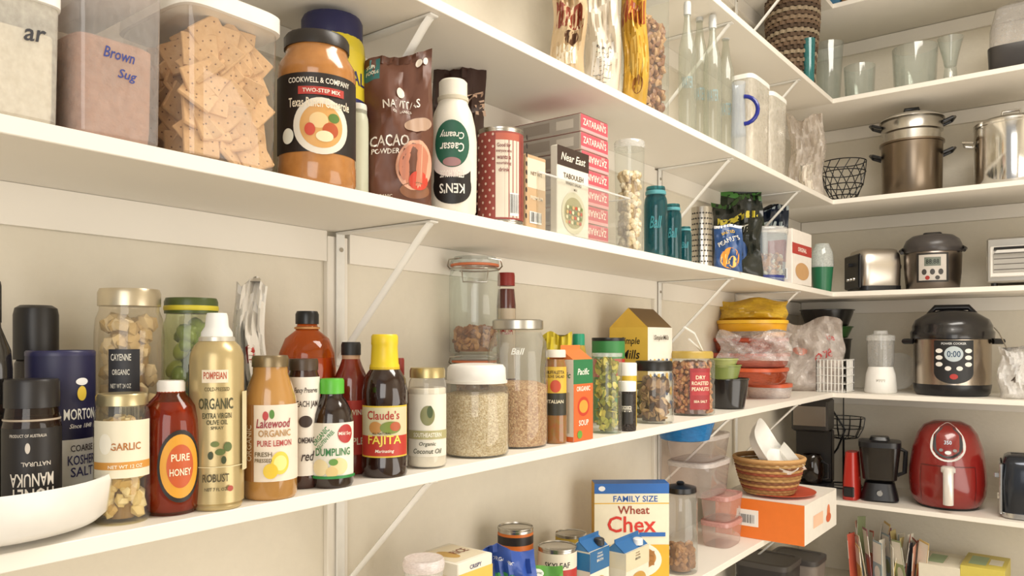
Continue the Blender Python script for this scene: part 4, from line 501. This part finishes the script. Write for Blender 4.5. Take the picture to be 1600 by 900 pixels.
for k in range(3): b=MB(); b.lathe([(0,0),(.014,0),(.012,.014),(0,.014)],BK,20); o=b.build('knob',t); o.location=(w*.4,-dp/2,h*(.25+.25*k)); o.rotation_euler=(pi/2,0,0)
for sx in(-1,1):
    for sy in(-1,1): b=MB(); b.lathe([(0,0),(.01,0),(.01,.013),(0,.013)],BK,12,c=(sx*w*.42,sy*dp*.4,0)); b.build('foot',t)
# B level
s_=sp('B','B',1350,1402,517,.05); x,y,z,r,h=s_; t=thing('food_processor','small white food chopper with clear bowl','appliance',(x,y,z),face(x,y)); b=MB(); b.lathe([(0,0),(r*.95,0),(r,.006),(r*.9,h*.3),(r*.75,h*.42),(0,h*.42)],WT,36); b.build('base',t)
b=MB(); b.lathe([(0,h*.42),(r*.75,h*.42),(r*.82,h*.5),(r*.85,h*.85)],GL('e8e8e4',.2,.5),36); b.build('bowl',t); b=MB(); b.lathe([(0,h*.84),(r*.9,h*.84),(r*.88,h*.92),(r*.45,h*.95),(r*.42,h),(0,h)],HZY,36); b.build('lid',t)
b=MB(); b.lathe([(0,h*.43),(r*.15,h*.43),(r*.12,h*.8),(0,h*.8)],M('a8a49a'),12); b.build('blade_hub',t)
b=MB(); b.labl(cyl(r*.93,h*.08,h*.26,.6),1.2*r,h*.18,[('r',-.5,.3,.5,.8,'d0ccc2'),('t','Cuisinart',0,.55,.3,'4a4844',.9)]); b.build('badge',t)
b=MB(); b.lathe([(0,0),(.01,0),(.07,.01),(.072,.012)],GL('f0f2f2',.2,.4),36); xx2,yy2,_=S('B',1402,.22); o=b.build('glass_plate',None,(xx2+.02,yy2,Z0+LV['B']+.075),0,'clear glass lid leaning behind the food chopper','plate'); o.rotation_euler=(0,-1.35,0)  # loose glass lid stood on its edge
s_=sp('B','B',1422,1552,478,.02); x,y,z,r,h=s_; t=thing('pressure_cooker','large black and steel electric pressure cooker','cooker',(x,y,z),face(x,y)+.05); b=MB(); b.lathe([(0,0),(r*.86,0),(r*.92,.01),(r*.95,.035),(r*.95,.04)],BK,48); b.build('base',t)
b=MB(); b.lathe([(r*.94,.04),(r*.95,h*.62),(r*.96,h*.64)],M('b0a496',.25,1,s=4),48); b.build('body',t)
b=MB(); b.lathe([(r*.96,h*.62),(r*1.02,h*.63),(r*1.03,h*.7),(r*.98,h*.73),(r*.98,h*.77),(r*.9,h*.84),(r*.6,h*.92),(r*.25,h*.95),(0,h*.95)],M('1c1a1b',.25,coat=.4),48); b.build('lid',t)
b=MB(); b.tube([(-r*.55,0,h*.9),(-r*.4,0,h*.98),(r*.4,0,h*.98),(r*.55,0,h*.9)],.011,BK,10); b.build('lid_handle',t); b=MB(); b.lathe([(0,h*.9),(.014,h*.9),(.016,h*.99),(0,h*.99)],M('a02c24'),16,c=(0,.05,0)); b.build('pressure_valve',t)
for sx in(-1,1): b=MB(); b.tube([(sx*r*.95,-.04,h*.6),(sx*(r+.022),-.03,h*.6),(sx*(r+.022),.03,h*.6),(sx*r*.95,.04,h*.6)],.01,BK,8); b.build('side_handle',t)
b=MB(); b.labl(cyl(r*.965,h*.13,h*.62,.55),1.1*r,h*.49,[('r',-.9,.25,.9,.98,'1a1a1c'),('e',0,.27,.9,.25,'1a1a1c'),('e',0,.68,.42,.17,'b9c4c8'),('t','0:00',0,.68,.14,'1c3c5c',.6),('t','POWER COOKER',0,.91,.05,'d8d8d8',1.1)]+[('e',sx*.65,.45+.15*k,.16,.05,'e8e4dc') for sx in(-1,1) for k in range(3)]+[('e',sx*.25,.36,.14,.05,'e8e4dc') for sx in(-1,1)]+[('e',0,.18,.18,.06,'b03028')]); b.build('control_panel',t)
x,y,z,r,h=sp('B','B',1560,1612,545,.03); pouch('plastic_bag','white plastic bag of utensils beside the pressure cooker','bag',(x,y,z),2*r,h,.1,face(x,y),GL('f6f2ec',.5,.25,.15),[('t','4',0,.4,.12,'8a8078',.4)],91,.01)
t=thing('serving_spoon','steel spoon handle poking out of the white bag','spoon',(x,y,z+.1)); b=MB(); b.tube([(0,0,0),(0,.02,.06),(0,.045,.12),(0,.06,.14)],.006,STL,8,fl=.002); b.build('handle',t); b=MB(); b.ball((0,-.005,-.01),(.02,.006,.03),STL,None,1); b.build('spoon_bowl',t)
nest('roasting_pan','tall black pan standing in the corner behind the carrier bag',1252,1330,500,.15,M('1c1b1a',.3),.2,LV['B'],l='B',side='B',cat='pan')
nest('mixing_bowl','dark green bowl resting on the tall black pan',1254,1332,500,.145,M('2f5a2a',.3),.045,LV['B']+.204,l='B',side='B')
nest('roasting_pan','second black pan resting on the dark green bowl',1250,1334,480,.143,M('232221',.25),.065,LV['B']+.252,l='B',side='B',cat='pan')
# C level
q=bs('B','C',1234,1290,624,.03,.14); x,y,z,w,dp,h,rz=q; t=thing('coffee_maker','tall black and steel drip coffee maker in the corner','appliance',(x,y,z),rz+.1); b=MB(); b.rb(-w/2,w/2,-dp/2,dp/2,0,.04,BK,.005); b.build('base',t); b=MB(); b.rb(-w/2,w/2,dp*.1,dp/2,.04,h*.66,M('1f1d1c',.3),.004); b.build('water_tank',t)
b=MB(); b.rb(-w/2,w/2,-dp/2,dp/2,h*.66,h,M('2a2725',.3),.008); b.rb(-w*.44,w*.44,-dp/2-.003,-dp/2,h*.72,h*.93,M('a8a29a',.25,1),.001); b.build('brew_head',t); b=MB(); b.lathe([(0,.042),(.035,.042),(.048,.075),(.043,.135),(.034,.15)],GL('8a6a54',.3,.3,.05,'2a1c14'),30,c=(0,-dp*.15,0)); g=b.build('carafe',t); b=MB(); b.tube([(.04,-dp*.3,.13),(.065,-dp*.35,.12),(.065,-dp*.35,.07),(.045,-dp*.3,.06)],.006,BK,8); b.build('handle',g)
x,y,_=S('B',1318,.3); zb_=Z0+LV['C']+.001; t=thing('wire_rack','black wire rack curving above the red and black blender base','rack',(x,y,zb_),face(x,y)); b=MB()
for rr,hz in ((.055,.2),(.075,.24),(.08,.28)): b.tube([(rr*cos(i*pi/12),rr*sin(i*pi/12),hz) for i in range(24)],.002,BK,5,1)
for i in range(10): a=i*2*pi/10; b.tube([(.08*cos(a),.08*sin(a),.28),(.075*cos(a),.075*sin(a),.24),(.055*cos(a),.055*sin(a),.2),(0,0,.19)],.0018,BK,5)
b.tube([(0,.07,.002),(0,.085,.2),(0,.075,.34),(0,.03,.38)],.0025,BK,6)
b.tube([(0,0,0),(0,0,.19)],.004,BK,8); b.tube([(.07*cos(i*pi/12),.07*sin(i*pi/12),.002) for i in range(24)],.003,BK,5,1); b.tube([(-.07,0,.002),(.07,0,.002)],.002,BK,5); b.build('wires',t)
q=bs('B','C',1314,1338,708,.02,.1); x,y,z,w,dp,h,rz=q; t=thing('blender_base','small red and black blender base beside the black blender','appliance',(x,y,z),rz); b=MB(); b.se([(w*.5,dp*.5,0),(w*.5,dp*.5,.03),(w*.4,dp*.4,h*.85),(w*.36,dp*.36,h)],M('a8281e',.25,coat=.4),4,36); b.build('housing',t); b=MB(); b.rb(-w*.35,w*.35,-dp*.5-.003,-dp*.4,.012,.05,BK,.003); b.build('control_panel',t)  # blender base, standing apart from the black blender
s_=sp('B','C',1341,1408,682,.04); x,y,z,r,h=s_; t=thing('blender','black blender with ribbed smoked jar','appliance',(x,y,z),face(x,y)); b=MB(); b.se([(r*.85,r*.85,0),(r*.9,r*.9,.006),(r*.7,r*.7,h*.28),(r*.6,r*.6,h*.3)],BK,4,40); b.build('base',t)
b=MB(); b.se([(r*.6,r*.6,h*.3),(r*.8,r*.8,h*.34),(r*.98,r*.98,h*.85)],GL('6c6460',.5,.35,.08,'2a2624'),5,40,(1,0)); b.build('jar',t); b=MB(); b.se([(r,r,h*.85),(r,r,h*.93),(r*.5,r*.5,h*.95),(r*.42,r*.42,h)],BK,4,40); b.build('lid',t)
b=MB(); b.tube([(r*.9,0,h*.82),(r*1.2,0,h*.78),(r*1.15,0,h*.45),(r*.8,0,h*.4)],.008,BK,8); b.build('handle',t); b=MB(); b.lathe([(0,0),(.012,0),(.01,.01),(0,.01)],CHR,16); o=b.build('dial',t); o.location=(0,-r*.78,h*.14); o.rotation_euler=(pi/2,0,0)
s_=sp('B','C',1418,1542,656,.02); x,y,z,r,h=s_; t=thing('air_fryer','rounded glossy red air fryer with silver handle','fryer',(x,y,z),face(x,y)+.02); b=MB()
b.lathe([(0,.006),(r*.78,.006),(r*.88,.02),(r*.97,h*.16),(r*1.0,h*.3),(r*.98,h*.45),(r*.9,h*.68),(r*.76,h*.85),(r*.6,h*.94),(r*.35,h*.99),(0,h*1.0)],M('84201c',.22,coat=.6,var=.02),56); b.build('body',t)
b=MB(); b.lathe([(0,0),(r*.75,0),(r*.8,.008),(0,.008)],BK,40); b.build('base',t)
P=[(.88,.0),(.97,.16),(1.0,.3),(.98,.45),(.9,.68),(.76,.85),(.6,.94),(.35,.99),(0.,1.0)]
def surf(zf):
    for (r0,z0_),(r1,z1_) in zip(P,P[1:]):
        if z0_<=zf<=z1_: return r0+(r1-r0)*(zf-z0_)/(z1_-z0_)
    return .1
def fs(z0_,z1_,hw): return lambda u,v,o:((surf(z0_+(z1_-z0_)*v)*r+.002+o)*sin(u*hw),-(surf(z0_+(z1_-z0_)*v)*r+.002+o)*cos(u*hw),h*(z0_+(z1_-z0_)*v))
b=MB(); b.labl(fs(.1,.52,.75),1.5*r,h*.42,[('r',-1,.965,1,.98,'3c0c0a'),('r',-1,.0,-.985,.96,'3c0c0a'),('r',.985,.0,1,.96,'3c0c0a')]); b.build('drawer_seam',t)
b=MB(); b.labl(fs(.56,.985,.62),1.1*r,h*.4,[('e',0,.5,.86,.5,'dcd8d2'),('e',0,.52,.72,.43,'1b1a1c'),('t','350',0,.5,.1,'d0e0f0',.5),('e',0,.24,.14,.05,'e8e8e8'),('e',-.3,.3,.09,.04,'888888'),('e',.3,.3,.09,.04,'888888')]); b.build('display',t)
b=MB(); b.rb(-.022,.022,-r*1.0-.03,-r*.94,h*.44,h*.52,M('e4dfd8',.3,.3),.006); b.tube([(0,-r-.026,h*.5),(0,-r-.036,h*.42),(0,-r-.038,h*.25),(0,-r-.028,h*.1)],.016,M('e8e3dc',.25,.3),12,fl=.009); b.build('handle',t)
# G level : packets and boxes
cols=['c8604c','e4d8bc','8ca0a8','efe8da','9aa47a','d8b878','a46c74','e8e2d4','6a6a76','d8a088','d4ccbe','a4b4b8','e0cc8c','b06454']
cn=['coral red','cream','slate blue','off white','green','ochre','plum','pale','charcoal','salmon','grey','light blue','yellow','brick red']
for i in range(32):
    px=1332+(i%16)*6.6+random.uniform(-2,2); row=i//16; x,y,_=S('B',px,.05+row*.09); hh=random.uniform(.19,.26)+row*.015; k=(i*5+row*3)%14
    o=carton('seed_packet','%s thin paper packet, %s row of the loose bundle'%(cn[k],('front','rear')[row]),'packet',(x+.05,y,Z0+LV['G']+.004,.0025,.05,hh,-pi/2),M(cols[k],.5),[('r',-.8,.6,.8,.9,'f0eadc')],[('r',-.9,.62,.9,.97,'f0e8da'),('e',0,.45,.6,.12,cols[(i*3+2)%14]),('r',-.6,.1,.5,.2,cols[(i*3+5)%14])],group='loose bundle of thin paper packets')
    o.rotation_euler=(random.uniform(-.15,.15),random.uniform(-.2,.2),-pi/2+random.uniform(-.4,.9))
for a,b_,yt,c,lb in [(1435,1500,884,'e4dcc8','pale box right of the packets on the lowest back shelf'),(1500,1570,888,'d4c45c','yellow green box on the lowest back shelf')]:
    q=bs('B','G',a,b_,yt,.06,.2); carton('food_box',lb,'box',q,M(c),[('r',-.8,.3,.8,.7,'8ca47c')],top=[('r',-.7,.2,.1,.8,'9cb48c'),('r',.2,.3,.8,.7,'f4f0e0')])
for a,b_,yt,c,lb in [(1225,1258,878,'2c2a2c','dark storage bin on the lowest left shelf'),(1272,1296,872,'8a8078','grey storage bin at the lowest shelf corner')]:
    q=bs('L','G',a,b_,yt,.02,.18); tub('storage_bin',lb,'bin',(q[0],q[1],q[2],q[3]*.8,.18,q[5],0),M(c,.4),M('4a4644',.4),.02,6,.92)
x,y,_=S('B',1300,.385); b=MB(); b.tube([(XW-.006,y+.05,Z0-.25),(XW-.006,y,Z0-.3),(XW-.006,y-.05,Z0-.38),(XW-.006,y-.02,Z0-.46),(XW-.006,y+.02,Z0-.52)],.004,BK,6); b.build('power_cord',None,None,0,'black power cord hanging on the back wall above the coffee maker','cord')
# ---------- lights
def area(name,loc,tgt,sx,sy,en,col):
    l=bpy.data.lights.new(name,'AREA'); l.shape='RECTANGLE'; l.size=sx; l.size_y=sy; l.energy=en; l.color=col; o=bpy.data.objects.new(name,l); COL.objects.link(o); o.location=loc
    o.rotation_euler=(Vector(tgt)-Vector(loc)).to_track_quat('-Z','Y').to_euler(); return o
area('ceiling_lamp',(1.5,-.2,3.0),(1.7,.0,0),1.4,.7,40,(1,.945,.86))
area('front_fill',(-1.1,-.9,1.7),(1.6,.9,1.35),1.6,1.8,32,(1,.965,.91))  # added fill lamp behind the camera, brightens the gaps between shelves
area('low_side_fill',(1.8,-1.15,1.0),(2.3,1,1.35),2.2,1.6,32,(1,.96,.9))  # added low fill by the right wall, lifts the shelf undersides
w=bpy.data.worlds.new('w'); sc.world=w; w.use_nodes=True; w.node_tree.nodes['Background'].inputs[0].default_value=(1,.965,.91,1); w.node_tree.nodes['Background'].inputs[1].default_value=.42
cam=bpy.data.cameras.new('cam'); cam.sensor_width=36; cam.lens=36*F/1600; cam.shift_y=(HZ-450)/1600; cam.clip_start=.02
co=bpy.data.objects.new('camera',cam); COL.objects.link(co); co.location=(0,0,Z0); co.rotation_euler=(pi/2,0,TH-pi/2); sc.camera=co
sc.view_settings.view_transform='Standard'; sc.view_settings.look='None'
